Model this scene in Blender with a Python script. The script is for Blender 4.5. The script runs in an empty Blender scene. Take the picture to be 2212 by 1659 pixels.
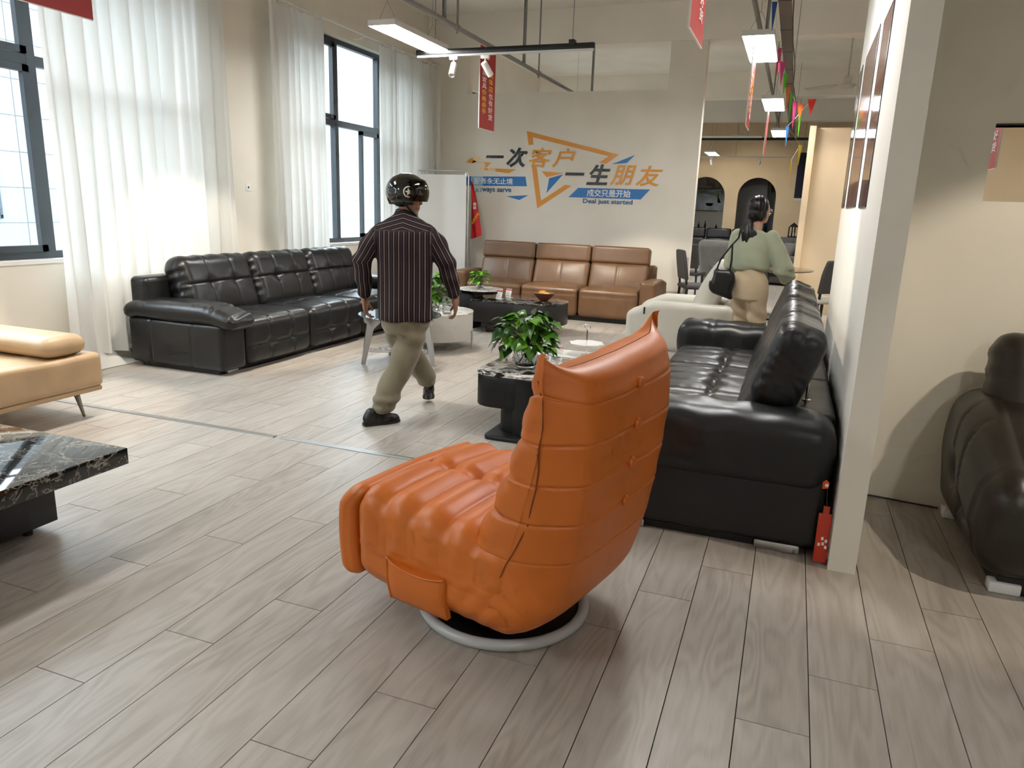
import bpy, bmesh, math, random
from mathutils import Vector, Matrix
random.seed(7)
S = bpy.context.scene
COL = S.collection
# ------------------------------------------------------------------ camera
def camera_axes(yaw, pitch, roll):
    f = Vector((math.sin(yaw)*math.cos(pitch), math.cos(yaw)*math.cos(pitch), -math.sin(pitch)))
    r = Vector((math.cos(yaw), -math.sin(yaw), 0)); u = r.cross(f)
    return math.cos(roll)*r+math.sin(roll)*u, -math.sin(roll)*r+math.cos(roll)*u, f
cam_data = bpy.data.cameras.new('camera'); cam = bpy.data.objects.new('camera', cam_data); COL.objects.link(cam)
_r, _u, _f = camera_axes(-0.35497883, 0.23659264, 0.03398499)
cam.matrix_world = Matrix(((_r.x, _u.x, -_f.x, 0), (_r.y, _u.y, -_f.y, 0), (_r.z, _u.z, -_f.z, 1.52), (0, 0, 0, 1)))
cam_data.sensor_width = 36; cam_data.lens = 36*1577.44/2212; cam_data.clip_start = .05; cam_data.clip_end = 300
S.camera = cam
# ------------------------------------------------------------------ sky, exposure, sampling
W = bpy.data.worlds.new('overcast_sky'); S.world = W; W.use_nodes = True
_bg = W.node_tree.nodes['Background']; _bg.inputs[0].default_value = (.92, .96, 1, 1); _bg.inputs[1].default_value = 11.5
S.view_settings.view_transform = 'Standard'; S.view_settings.look = 'None'; S.view_settings.gamma = 1
S.view_settings.use_curve_mapping = False; S.view_settings.exposure = 0.35
S.cycles.use_denoising = True; S.cycles.max_bounces = 6; S.cycles.diffuse_bounces = 4; S.cycles.glossy_bounces = 4
S.cycles.transmission_bounces = 6; S.cycles.transparent_max_bounces = 8; S.cycles.sample_clamp_indirect = 6
S.cycles.use_adaptive_sampling = True; S.cycles.adaptive_threshold = .08; S.cycles.adaptive_min_samples = 12
S.cycles.caustics_reflective = False; S.cycles.caustics_refractive = False
LED = 46.0        # emission of the ceiling LED fixtures
SPOT = 1.0        # scale of the track spots

# ------------------------------------------------------------------ helpers
def tag(o, label=None, cat=None, group=None, kind=None):
    if label: o['label'] = label
    if cat: o['category'] = cat
    if group: o['group'] = group
    if kind: o['kind'] = kind
    return o
def empty(name, loc=(0, 0, 0), rz=0, label=None, cat=None, group=None):
    o = bpy.data.objects.new(name, None); COL.objects.link(o); o.location = loc; o.rotation_euler = (0, 0, rz); o.empty_display_size = .1
    return tag(o, label, cat, group)
def make(name, verts, faces, m, parent=None, smooth=True, sharp=None):
    me = bpy.data.meshes.new(name); me.from_pydata([tuple(v) for v in verts], [], faces); me.update()
    return link(name, me, m, parent, smooth, sharp)
def link(name, me, m, parent=None, smooth=True, sharp=None):
    if m is not None: me.materials.append(m)
    if smooth:
        me.polygons.foreach_set('use_smooth', [True]*len(me.polygons))
        me.set_sharp_from_angle(angle=math.radians(sharp if sharp else 40))
    o = bpy.data.objects.new(name, me); COL.objects.link(o)
    if parent: o.parent = parent
    return o
def link_bm(name, bm, m, parent=None, smooth=True, sharp=None):
    me = bpy.data.meshes.new(name); bmesh.ops.recalc_face_normals(bm, faces=bm.faces[:]); bm.to_mesh(me); bm.free()
    return link(name, me, m, parent, smooth, sharp)
def kids(o): return [c for c in bpy.data.objects if c.parent == o]
def dup(o, loc=None, rz=None, label=None, group=None, parent=None):
    c = o.copy(); COL.objects.link(c); c.parent = parent
    if loc is not None: c.location = loc
    if rz is not None: c.rotation_euler = (0, 0, rz)
    if label: c['label'] = label
    if group: c['group'] = group
    for k in kids(o): dup(k, parent=c)
    return c
class MB:
    """collects simple shapes into one mesh"""
    def __init__(s): s.v = []; s.f = []
    def add(s, v, f):
        n = len(s.v); s.v += [Vector(p) for p in v]; s.f += [tuple(i+n for i in q) for q in f]; return s
    def box(s, x0, x1, y0, y1, z0, z1):
        return s.add([(x0, y0, z0), (x1, y0, z0), (x1, y1, z0), (x0, y1, z0), (x0, y0, z1), (x1, y0, z1), (x1, y1, z1), (x0, y1, z1)],
                     [(0, 3, 2, 1), (4, 5, 6, 7), (0, 1, 5, 4), (1, 2, 6, 5), (2, 3, 7, 6), (3, 0, 4, 7)])
    def tube(s, pts, r, n=10, cap=True):
        pts = [Vector(p) for p in pts]; rs = r if isinstance(r, (list, tuple)) else [r]*len(pts); v = []; f = []
        up = None
        for i, p in enumerate(pts):
            d = (pts[min(i+1, len(pts)-1)]-pts[max(i-1, 0)]).normalized()
            if up is None: up = Vector((0, 0, 1)) if abs(d.z) < .9 else Vector((1, 0, 0))
            a = d.cross(up).normalized(); b = a.cross(d).normalized(); up = b
            for k in range(n):
                t = 2*math.pi*k/n; v.append(p+rs[i]*(math.cos(t)*a+math.sin(t)*b))
        for i in range(len(pts)-1):
            for k in range(n): f.append((i*n+k, i*n+(k+1) % n, (i+1)*n+(k+1) % n, (i+1)*n+k))
        if cap: f.append(tuple(range(n))[::-1]); f.append(tuple(range((len(pts)-1)*n, len(pts)*n)))
        return s.add(v, f)
    def lathe(s, prof, c=(0, 0, 0), n=32, cap=True):
        v = []; f = []; m = len(prof)
        for r, z in prof:
            for k in range(n): t = 2*math.pi*k/n; v.append((c[0]+r*math.cos(t), c[1]+r*math.sin(t), c[2]+z))
        for i in range(m-1):
            for k in range(n): f.append((i*n+k, i*n+(k+1) % n, (i+1)*n+(k+1) % n, (i+1)*n+k))
        if cap:
            if prof[0][0] > 1e-5: f.append(tuple(range(n))[::-1])
            if prof[-1][0] > 1e-5: f.append(tuple(range((m-1)*n, m*n)))
        return s.add(v, f)
    def prism(s, poly, z0, z1, M=None):
        n = len(poly); v = [(p[0], p[1], z0) for p in poly]+[(p[0], p[1], z1) for p in poly]
        if M is not None: v = [M @ Vector(p) for p in v]
        return s.add(v, [tuple(range(n))[::-1], tuple(range(n, 2*n))]+[(i, (i+1) % n, n+(i+1) % n, n+i) for i in range(n)])
    def xform(s, M): s.v = [M @ p for p in s.v]; return s
    def build(s, name, m, parent=None, smooth=True, bevel=0, seg=2, sharp=None):
        bm = bmesh.new(); vs = [bm.verts.new(p) for p in s.v]
        for q in s.f:
            try: bm.faces.new([vs[i] for i in q])
            except ValueError: pass
        bmesh.ops.remove_doubles(bm, verts=bm.verts[:], dist=1e-6)
        if bevel:
            bmesh.ops.recalc_face_normals(bm, faces=bm.faces[:])
            es = [e for e in bm.edges if len(e.link_faces) == 2 and e.calc_face_angle(0) > .6]
            bmesh.ops.bevel(bm, geom=es, offset=bevel, segments=seg, profile=.5, affect='EDGES')
        return link_bm(name, bm, m, parent, smooth, sharp)
def box(name, x0, x1, y0, y1, z0, z1, m, parent=None, bevel=0, seg=2):
    return MB().box(x0, x1, y0, y1, z0, z1).build(name, m, parent, smooth=bevel > 0, bevel=bevel, seg=seg)
def struct(o, label=None): o['kind'] = 'structure'; return o
def rrect(x0, x1, y0, y1, r, n=6):
    out = []
    for cx, cy, a in ((x1-r, y1-r, 0), (x0+r, y1-r, 90), (x0+r, y0+r, 180), (x1-r, y0+r, 270)):
        for k in range(n+1): t = math.radians(a+90*k/n); out.append((cx+r*math.cos(t), cy+r*math.sin(t)))
    return out
def sm(x): x = max(0, min(1, x)); return x*x*(3-2*x)
def ga(d, w): return math.exp(-(d/w)**2)
def interp(t, pts):
    if t <= pts[0][0]: return pts[0][1]
    for a, b in zip(pts, pts[1:]):
        if t <= b[0]: return a[1]+(b[1]-a[1])*(t-a[0])/(b[0]-a[0])
    return pts[-1][1]
def sinterp(t, pts):
    """smooth (Catmull-Rom) interpolation of t -> value"""
    if t <= pts[0][0]: return pts[0][1]
    if t >= pts[-1][0]: return pts[-1][1]
    for i in range(len(pts)-1):
        if t <= pts[i+1][0]:
            x0, y0 = pts[i]; x1, y1 = pts[i+1]; h = x1-x0
            m0 = (y1-pts[i-1][1])/(x1-pts[i-1][0]) if i > 0 else (y1-y0)/h
            m1 = (pts[i+2][1]-y0)/(pts[i+2][0]-x0) if i+2 < len(pts) else (y1-y0)/h
            s = (t-x0)/h
            return (2*s**3-3*s*s+1)*y0+(s**3-2*s*s+s)*h*m0+(3*s*s-2*s**3)*y1+(s**3-s*s)*h*m1
def axis_steps(h, r, step):
    n = 4; e = [-h+r*k/n for k in range(n)]; m = max(2, int((2*h-2*r)/step)); mid = [-h+r+(2*h-2*r)*k/m for k in range(m+1)]
    return e+mid+[-a for a in e[::-1]]
def pillow(name, size, r, m, parent=None, disp=None, step=.03, loc=(0, 0, 0), rot=None, sharp=70):
    """rounded box of full size, its surface finely gridded and passed through disp(x,y,z)->(x,y,z)"""
    hx, hy, hz = (a/2 for a in size); r = min(r, hx*.98, hy*.98, hz*.98)
    A = [axis_steps(h, r, step) for h in (hx, hy, hz)]; H = (hx, hy, hz); idx = {}; V = []; F = []
    def vid(i, j, k):
        key = (i, j, k)
        if key in idx: return idx[key]
        p = [A[0][i], A[1][j], A[2][k]]; q = [max(-(H[a]-r), min(H[a]-r, p[a])) for a in range(3)]
        d = Vector([p[a]-q[a] for a in range(3)])
        if d.length > 1e-9: d = d.normalized()*r
        p = (q[0]+d.x, q[1]+d.y, q[2]+d.z)
        if disp: p = disp(*p)
        idx[key] = len(V); V.append(Vector(p)); return idx[key]
    nx, ny, nz = (len(a)-1 for a in A)
    for i in range(nx):
        for j in range(ny):
            F.append((vid(i, j, 0), vid(i, j+1, 0), vid(i+1, j+1, 0), vid(i+1, j, 0)))
            F.append((vid(i, j, nz), vid(i+1, j, nz), vid(i+1, j+1, nz), vid(i, j+1, nz)))
    for i in range(nx):
        for k in range(nz):
            F.append((vid(i, 0, k), vid(i+1, 0, k), vid(i+1, 0, k+1), vid(i, 0, k+1)))
            F.append((vid(i, ny, k), vid(i, ny, k+1), vid(i+1, ny, k+1), vid(i+1, ny, k)))
    for j in range(ny):
        for k in range(nz):
            F.append((vid(0, j, k), vid(0, j, k+1), vid(0, j+1, k+1), vid(0, j+1, k)))
            F.append((vid(nx, j, k), vid(nx, j+1, k), vid(nx, j+1, k+1), vid(nx, j, k+1)))
    M = Matrix.Translation(loc)
    if rot is not None: M = M @ rot
    return make(name, [M @ p for p in V], F, m, parent, True, sharp)
def wob(x, y, z, s=1.0): return math.sin(9.1*s*x+3.7*s*y+1)*math.sin(7.3*s*y+5.1*s*z+2)*math.sin(6.2*s*z+8.3*s*x)

# ------------------------------------------------------------------ materials
class NT:
    def __init__(s, name):
        s.m = bpy.data.materials.new(name); s.m.use_nodes = True; s.t = s.m.node_tree; s.b = s.t.nodes['Principled BSDF']; s.o = s.t.nodes['Material Output']
    def n(s, typ, **kw):
        x = s.t.nodes.new(typ)
        for k, v in kw.items():
            if k.startswith('i_'): x.inputs[k[2:].replace('_', ' ')].default_value = v
            else: setattr(x, k, v)
        return x
    def l(s, a, b): s.t.links.new(a, b)
    def ramp(s, src, stops):
        x = s.n('ShaderNodeValToRGB'); e = x.color_ramp.elements
        while len(e) < len(stops): e.new(.5)
        for q, (p, c) in zip(e, stops): q.position = p; q.color = (*c, 1)
        s.l(src, x.inputs[0]); return x.outputs[0]
    def math(s, op, a, b=None, c=None):
        x = s.n('ShaderNodeMath', operation=op)
        for i, q in enumerate((a, b, c)):
            if q is None: continue
            if isinstance(q, (int, float)): x.inputs[i].default_value = q
            else: s.l(q, x.inputs[i])
        return x.outputs[0]
    def noise(s, vec, scale, detail=3, rough=.5, dist=0):
        x = s.n('ShaderNodeTexNoise'); x.inputs['Scale'].default_value = scale; x.inputs['Detail'].default_value = detail
        x.inputs['Roughness'].default_value = rough; x.inputs['Distortion'].default_value = dist
        if vec is not None: s.l(vec, x.inputs['Vector'])
        return x.outputs['Fac']
    def mapping(s, vec, scale=(1, 1, 1), loc=(0, 0, 0), rot=(0, 0, 0)):
        x = s.n('ShaderNodeMapping'); x.inputs['Scale'].default_value = scale; x.inputs['Location'].default_value = loc; x.inputs['Rotation'].default_value = rot
        s.l(vec, x.inputs['Vector']); return x.outputs[0]
    def bump(s, h, strength=.2, dist=.01):
        x = s.n('ShaderNodeBump'); x.inputs['Strength'].default_value = strength; x.inputs['Distance'].default_value = dist
        s.l(h, x.inputs['Height']); s.l(x.outputs[0], s.b.inputs['Normal'])
    def obj(s): return s.n('ShaderNodeTexCoord').outputs['Object']
    def pos(s): return s.n('ShaderNodeNewGeometry').outputs['Position']
    def set(s, color=None, rough=None, metal=None, spec=None, trans=None, ior=None, emit=None, estr=None, coat=None, sheen=None, alpha=None):
        for k, v in (('Roughness', rough), ('Metallic', metal), ('Specular IOR Level', spec), ('Transmission Weight', trans), ('IOR', ior),
                     ('Emission Strength', estr), ('Coat Weight', coat), ('Sheen Weight', sheen), ('Alpha', alpha)):
            if v is not None: s.b.inputs[k].default_value = v
        if color: s.b.inputs['Base Color'].default_value = (*color, 1)
        if emit: s.b.inputs['Emission Color'].default_value = (*emit, 1)
        return s
def srgb(r, g, b):
    f = lambda c: (c/255/12.92) if c/255 <= .04045 else ((c/255+.055)/1.055)**2.4
    return (f(r), f(g), f(b))
def plain(name, color, rough=.5, **kw):
    t = NT(name).set(color, rough, **kw); return t.m
def painted(name, color, rough=.8, var=.05, bump=.05):
    t = NT(name).set(color, rough, spec=.3); p = t.pos(); n = t.noise(p, 1.3, 2); lo = tuple(c*(1-var) for c in color); hi = tuple(min(1, c*(1+var)) for c in color)
    t.l(t.ramp(n, [(.3, lo), (.7, hi)]), t.b.inputs['Base Color']); return t.m
def leather(name, color, rough=.4, var=.12, wr=.25, spec=.5):
    t = NT(name).set(color, rough, spec=spec); p = t.obj(); n = t.noise(p, 4, 4)
    lo = tuple(c*(1-var) for c in color); hi = tuple(min(1, c*(1+var)) for c in color)
    t.l(t.ramp(n, [(.3, lo), (.7, hi)]), t.b.inputs['Base Color'])
    fine = t.noise(p, 260, 2); mid = t.noise(t.mapping(p, (1, 1, 1)), 14, 3, .55, .6)
    h = t.math('ADD', t.math('MULTIPLY', fine, .12), mid); t.bump(h, wr, .012)
    t.l(t.math('MULTIPLY_ADD', n, .2, rough-.1), t.b.inputs['Roughness']); return t.m
def cloth(name, color, scale=300, rough=.9, var=.1, sheen=.2):
    t = NT(name).set(color, rough, spec=.2, sheen=sheen); p = t.obj(); n = t.noise(p, 6, 3)
    lo = tuple(c*(1-var) for c in color); hi = tuple(min(1, c*(1+var)) for c in color)
    t.l(t.ramp(n, [(.3, lo), (.7, hi)]), t.b.inputs['Base Color']); t.bump(t.noise(p, scale, 2), .3, .003); return t.m
def metal(name, color, rough=.3): return plain(name, color, rough, metal=1.0)
def glass(name, color=(1, 1, 1), rough=0.0, ior=1.45): return plain(name, color, rough, trans=1.0, ior=ior)
def thin_glass(name, tint=(.9, .95, .97), refl=.08):
    """a pane that lets light straight through"""
    t = NT(name); tr = t.n('ShaderNodeBsdfTransparent'); tr.inputs[0].default_value = (*tint, 1)
    g = t.n('ShaderNodeBsdfGlossy'); g.inputs['Roughness'].default_value = .02; mx = t.n('ShaderNodeMixShader')
    lw = t.n('ShaderNodeLayerWeight'); fac = t.math('MULTIPLY_ADD', t.math('POWER', lw.outputs['Facing'], 5), .9, .04)
    t.l(fac, mx.inputs[0]); t.l(tr.outputs[0], mx.inputs[1]); t.l(g.outputs[0], mx.inputs[2]); t.l(mx.outputs[0], t.o.inputs[0]); return t.m
def marble(name, base, vein, scale=3, rough=.08, thresh=.06, patch=None):
    t = NT(name).set(base, rough, spec=.6); p = t.obj(); w = t.noise(p, scale, 6, .6, 1.2); w2 = t.noise(t.mapping(p, (1, 1, 1), (3, 5, 1)), scale*2.3, 6, .6, .8)
    a = t.math('ABSOLUTE', t.math('SUBTRACT', w, .5)); b = t.math('ABSOLUTE', t.math('SUBTRACT', w2, .5))
    m1 = t.math('MINIMUM', a, t.math('MULTIPLY', b, 1.6)); c = patch if patch else base
    col = t.ramp(m1, [(0, vein), (thresh*.35, tuple((x+y)/2 for x, y in zip(vein, base))), (thresh, base), (.3, c)]); t.l(col, t.b.inputs['Base Color']); return t.m
def emitter(name, color, strength):
    t = NT(name).set((.9, .9, .9), .5, emit=color, estr=strength); return t.m

M = {}
M['wall'] = painted('wall_paint', srgb(232, 226, 213))
M['wall_warm'] = painted('warm_wall_paint', srgb(226, 205, 172))
M['wall_white'] = painted('white_wall_paint', srgb(228, 226, 218))
M['ceiling'] = painted('ceiling_paint', srgb(236, 230, 219))
M['frame'] = plain('dark_window_frame', srgb(62, 68, 74), .35)
M['pane'] = thin_glass('window_glass')
M['chrome'] = metal('chrome', (.8, .8, .8), .12)
M['steel'] = metal('brushed_steel', (.55, .55, .55), .35)
M['pipe'] = plain('grey_pipe', srgb(140, 140, 138), .4, metal=.4)
M['white'] = plain('white_plastic', srgb(235, 233, 228), .4)
M['black'] = plain('black_paint', srgb(18, 18, 19), .45)
M['blackgloss'] = plain('black_gloss', srgb(12, 12, 13), .12)
M['darkwood'] = plain('dark_wood', srgb(28, 22, 20), .4)
M['led'] = emitter('led_diffuser', (1, 1, .98), LED)
M['skin'] = plain('skin', srgb(150, 108, 84), .55)
M['skin2'] = plain('pale_skin', srgb(196, 152, 126), .55)
M['hair'] = plain('black_hair', srgb(16, 14, 14), .38)
M['blk_leather'] = leather('black_leather', srgb(24, 25, 26), .34, wr=.05)
M['blk_leather2'] = leather('glossy_black_leather', srgb(24, 25, 26), .36, wr=.06)
M['brn_leather'] = leather('brown_leather', srgb(108, 79, 54), .38, wr=.05)
M['dk_leather'] = leather('dark_brown_leather', srgb(40, 35, 29), .36, wr=.05)
M['tan_leather'] = leather('tan_leather', srgb(178, 150, 116), .38, wr=.04)
M['wht_leather'] = leather('white_leather', srgb(198, 194, 182), .5, wr=.08, var=.05)
M['org_leather'] = leather('orange_leather', srgb(203, 108, 34), .44, wr=.05, var=.06)
M['org_seam'] = plain('orange_seam', srgb(120, 58, 20), .6)
M['seam'] = plain('black_seam', srgb(8, 8, 8), .6)
# ================================================================== the setting
XW, XC, YB, ZC = -5.975, -5.766, 11.636, 4.5
def floor_mat():
    t = NT('oak_laminate'); p = t.pos(); oi = t.n('ShaderNodeObjectInfo').outputs['Random']; isl = t.n('ShaderNodeNewGeometry').outputs['Random Per Island']
    rnd = t.math('FRACT', t.math('ADD', t.math('MULTIPLY', oi, 7.13), t.math('MULTIPLY', isl, 3.71)))
    cb = t.n('ShaderNodeCombineXYZ'); t.l(t.math('MULTIPLY', rnd, 37), cb.inputs[0]); t.l(t.math('MULTIPLY', rnd, 91), cb.inputs[1]); t.l(t.math('MULTIPLY', rnd, 17), cb.inputs[2])
    ad = t.n('ShaderNodeVectorMath', operation='ADD'); t.l(p, ad.inputs[0]); t.l(cb.outputs[0], ad.inputs[1]); v = ad.outputs[0]
    low = t.noise(t.mapping(v, (5, .9, 1)), 1, 2, .5, .3)
    lines = t.math('ADD', t.math('MULTIPLY', t.math('SINE', t.math('MULTIPLY', low, 75)), .5), .5)
    fib = t.noise(t.mapping(v, (120, 5, 1)), 1, 4, .6); big = t.noise(t.mapping(v, (6, 1.2, 1)), 1, 4, .55, .6)
    val = t.math('ADD', t.math('MULTIPLY', lines, .16), t.math('ADD', t.math('MULTIPLY', fib, .34), t.math('MULTIPLY', big, .6)))
    val = t.math('ADD', val, t.math('MULTIPLY', t.math('SUBTRACT', rnd, .5), .14))
    col = t.ramp(val, [(.22, srgb(138, 129, 119)), (.5, srgb(163, 155, 145)), (.8, srgb(180, 173, 164))]); t.l(col, t.b.inputs['Base Color'])
    t.l(t.math('MULTIPLY_ADD', fib, .16, .30), t.b.inputs['Roughness']); t.set(spec=.45); t.bump(t.math('ADD', fib, t.math('MULTIPLY', lines, .3)), .12, .002); return t.m
M['floor'] = floor_mat()
M['subfloor'] = plain('dark_joint', srgb(48, 42, 38), .9)
floor = struct(box('floor', -6.2, 4.2, -4, 29, -.09, -.012, M['subfloor'])); floor['label'] = 'grey oak laminate plank floor of the showroom'
PW, PL, GAP = .2172, 1.32, .0034
def plank_mesh(l, name='plank'):
    mb = MB().box(0, PW-GAP, 0, l-GAP, -.012, 0); me = bpy.data.meshes.new(name); me.from_pydata([tuple(q) for q in mb.v], [], mb.f); me.materials.append(M['floor']); return me
full = plank_mesh(PL); cand = []; rest = MB()
for n in range(-28, 19):
    y = -4 + ((1.775+.33*(n+13)+4) % PL) - PL
    while y < 28.5:
        y0 = max(y, -4); y1 = min(y+PL, 28.6)
        if y1-y0 > .1:
            c = Vector(((n+.5)*PW, (y0+y1)/2, 0)); d = c-cam.location; k = d.dot(_f); vis = k > .5 and abs(d.dot(_r)/k) < .78 and abs(d.dot(_u)/k) < .62
            cand.append((0 if vis else 1, d.length, n, y0, y1))
        y += PL
cand.sort()
for i, (hid, d, n, y0, y1) in enumerate(cand):
    if i < 300 and not hid:
        o = bpy.data.objects.new('plank', full if y1-y0 > PL-.01 else plank_mesh(y1-y0)); COL.objects.link(o); o.location = (n*PW, y0, 0); o.parent = floor
    else: rest.box(n*PW, (n+1)*PW-GAP, y0, y1-GAP, -.012, 0)
o = rest.build('far_planks', M['floor'], floor, smooth=False); o['kind'] = 'stuff'

def wall(name, boxes, m, label):
    mb = MB()
    for b in boxes: mb.box(*b)
    o = mb.build(name, m, None, smooth=False); struct(o); o['label'] = label; return o
WX0, WX1 = -6.27, XW
wins = [(-2.6, 1.5), (2.1, 6.35), (7.75, 11.0), (12.4, 15.6), (17.2, 20.4)]
bx = [(WX0, WX1, -4.3, 29, -.1, .955), (WX0, WX1, -4.3, 29, 3.66, ZC)]; y = -4.3
for a, b in wins+[(29, 29)]: bx.append((WX0, WX1, y, a, .955, 3.66)); y = b
wall('wall_left', bx, M['wall'], 'cream plastered outer wall holding the tall windows')
wall('wall_right', [(4.2, 4.4, -4.3, 29, -.1, ZC)], M['wall'], 'plain cream side wall of the showroom')
wall('wall_rear', [(-6.27, 4.4, -4.3, -4, -.1, ZC)], M['wall'], 'plain cream wall behind the viewer')
ceiling = struct(box('ceiling', -6.27, 4.4, -4.3, 29, ZC, ZC+.2, M['ceiling'])); ceiling['label'] = 'pale concrete ceiling with cross beams'
for i, (y, z0) in enumerate(((YB-.02, 3.97), (17.25, 3.97), (21.4, 3.97), (26.9, 3.97), (3.6, 4.05))):
    o = struct(box('ceiling_beam', -5.97, 4.2, y, y+.32, z0, ZC, M['ceiling'])); o['label'] = 'pale concrete beam crossing the ceiling, '+('above the slogan wall', 'second down the passage', 'third down the passage', 'at the far end', 'above the viewer')[i]
wall('wall_logo', [(-5.97, -1.47, YB, YB+.2, 0, 3.31), (-5.97, -5.26, YB, YB+.2, 3.31, 3.97), (-2.0, -1.47, YB, YB+.2, 3.31, 3.97)], M['wall'], 'cream partition wall carrying the slogan lettering, opening along its top')
part = wall('wall_partition', [(.307, .419, 3.292, 6.1, 0, 3.45)], M['wall_white'], 'white stub wall between the black sofa and the alcove')
AX0, AX1, AZ0, AZ1 = .862, 2.3, 1.63, 1.99
wall('wall_alcove', [(.419, AX0, 4.36, 4.46, 0, 3.45), (AX1, 4.2, 4.36, 4.46, 0, 3.45), (AX0, AX1, 4.36, 4.46, 0, AZ0), (AX0, AX1, 4.36, 4.46, AZ1, 3.45)], M['wall'], 'beige alcove wall with a square pass-through opening')
M['darktrim'] = plain('dark_trim', srgb(52, 42, 40), .6)
struct(box('trim_1', AX0, AX1, 4.352, 4.462, AZ1, AZ1+.008, M['darktrim']))['label'] = 'thin dark lintel strip over the alcove opening'
wall('wall_dining', [(.14, 4.2, 13.0, 13.12, 0, 2.9)], M['wall_warm'], 'warm yellow wall behind the dining chairs')
wall('wall_post', [(.045, .14, 12.9, 13.12, 0, 2.92)], M['wall_warm'], 'narrow lit end of the yellow wall')
# the far wall with its arched doorways
def arch_wall(name, x0, x1, y0, y1, h, arches, m):
    xs = sorted(set([x0, x1]+[a for A in arches for a in A[:2]])); mb = MB()
    def inside(x): return any(a < x < b for a, b, *_ in arches)
    for a, b in zip(xs, xs[1:]):
        if not inside((a+b)/2): mb.box(a, b, y0, y1, 0, h)
    for a, b, zt in arches:
        r = (b-a)/2; cx = (a+b)/2; N = 20
        P = [(cx-r*math.cos(math.pi*k/N), zt-r+r*math.sin(math.pi*k/N)) for k in range(N+1)]
        for (xa, za), (xb, zb) in zip(P, P[1:]):
            v = [(xa, y0, za), (xb, y0, zb), (xb, y0, h), (xa, y0, h), (xa, y1, za), (xb, y1, zb), (xb, y1, h), (xa, y1, h)]
            mb.add(v, [(0, 1, 2, 3), (7, 6, 5, 4), (0, 4, 5, 1), (3, 2, 6, 7)])
    return struct(mb.build(name, m, None, smooth=False))
arch_wall('wall_far', -5.97, 4.2, 25.5, 25.72, ZC, [(-3.55, -2.26, 2.72), (-1.86, -.68, 2.72)], M['wall_warm'])['label'] = 'cream far wall with two tall arched doorways'
wall('wall_end', [(-5.97, 4.2, 28.6, 28.8, 0, ZC)], M['wall_white'], 'pale wall seen through the left arch')
M['greywall'] = painted('grey_wall_paint', srgb(120, 122, 126))
wall('wall_grey', [(-1.95, -1.0, 26.6, 26.7, 0, 3.2), (-.9, -.3, 27.2, 27.3, 0, 3.2)], M['greywall'], 'grey partition seen through the right arch')
# ------------------------------------------------------------------ windows
FX0, FX1 = -6.15, -6.08
def window(name, y0, y1, zt, muls, sashes, label):
    z0, z1 = .955, 3.66; w = .065
    root = empty(name, (0, 0, 0)); struct(root); root['label'] = label
    fr = MB().box(FX0, FX1, y0, y1, z0, z0+w).box(FX0, FX1, y0, y1, z1-w, z1).box(FX0, FX1, y0, y0+w, z0, z1).box(FX0, FX1, y1-w, y1, z0, z1)
    fr.build('window_frame', M['frame'], root, smooth=False)
    box('transom', FX0, FX1+.01, y0+w, y1-w, zt-.04, zt+.04, M['frame'], root)
    for m in muls: box('mullion', FX0, FX1+.012, m-.04, m+.04, z0+w, z1-w, M['frame'], root)
    ed = [y0+w]+[q for m in muls for q in (m-.04, m+.04)]+[y1-w]
    for a, b in zip(ed[::2], ed[1::2]):
        for c, d in ((z0+w, zt-.04), (zt+.04, z1-w)): box('pane', FX0+.02, FX0+.026, a, b, c, d, M['pane'], root)
    for (a, b, c, d) in sashes:
        q = .055; s = MB().box(FX1-.02, FX1+.03, a, b, c, c+q).box(FX1-.02, FX1+.03, a, b, d-q, d).box(FX1-.02, FX1+.03, a, a+q, c, d).box(FX1-.02, FX1+.03, b-q, b, c, d)
        s.build('sash', M['frame'], root, smooth=False)
    box('sill', FX0, XW+.012, y0-.02, y1+.02, .925, .958, M['white'], root)
    return root
window('window_1', 2.1, 6.35, 2.575, [3.2, 4.65], [(3.25, 4.61, 1.02, 2.53), (3.25, 4.61, 2.62, 3.59)], 'tall dark-framed window beside the tan sofa')
window('window_2', 7.75, 11.0, 2.575, [9.07, 10.2], [(8.0, 9.03, 2.62, 3.59), (9.66, 10.15, 1.02, 2.53)], 'tall dark-framed window behind the man in the helmet')
window('window_3', -2.6, 1.5, 2.575, [-1.2, .2], [], 'tall dark-framed window behind the viewer')
window('window_4', 12.4, 15.6, 2.575, [14.0], [], 'dark-framed window of the next room beyond the slogan wall')
window('window_5', 17.2, 20.4, 2.575, [18.8], [], 'dark-framed window of the farthest bay')
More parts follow.
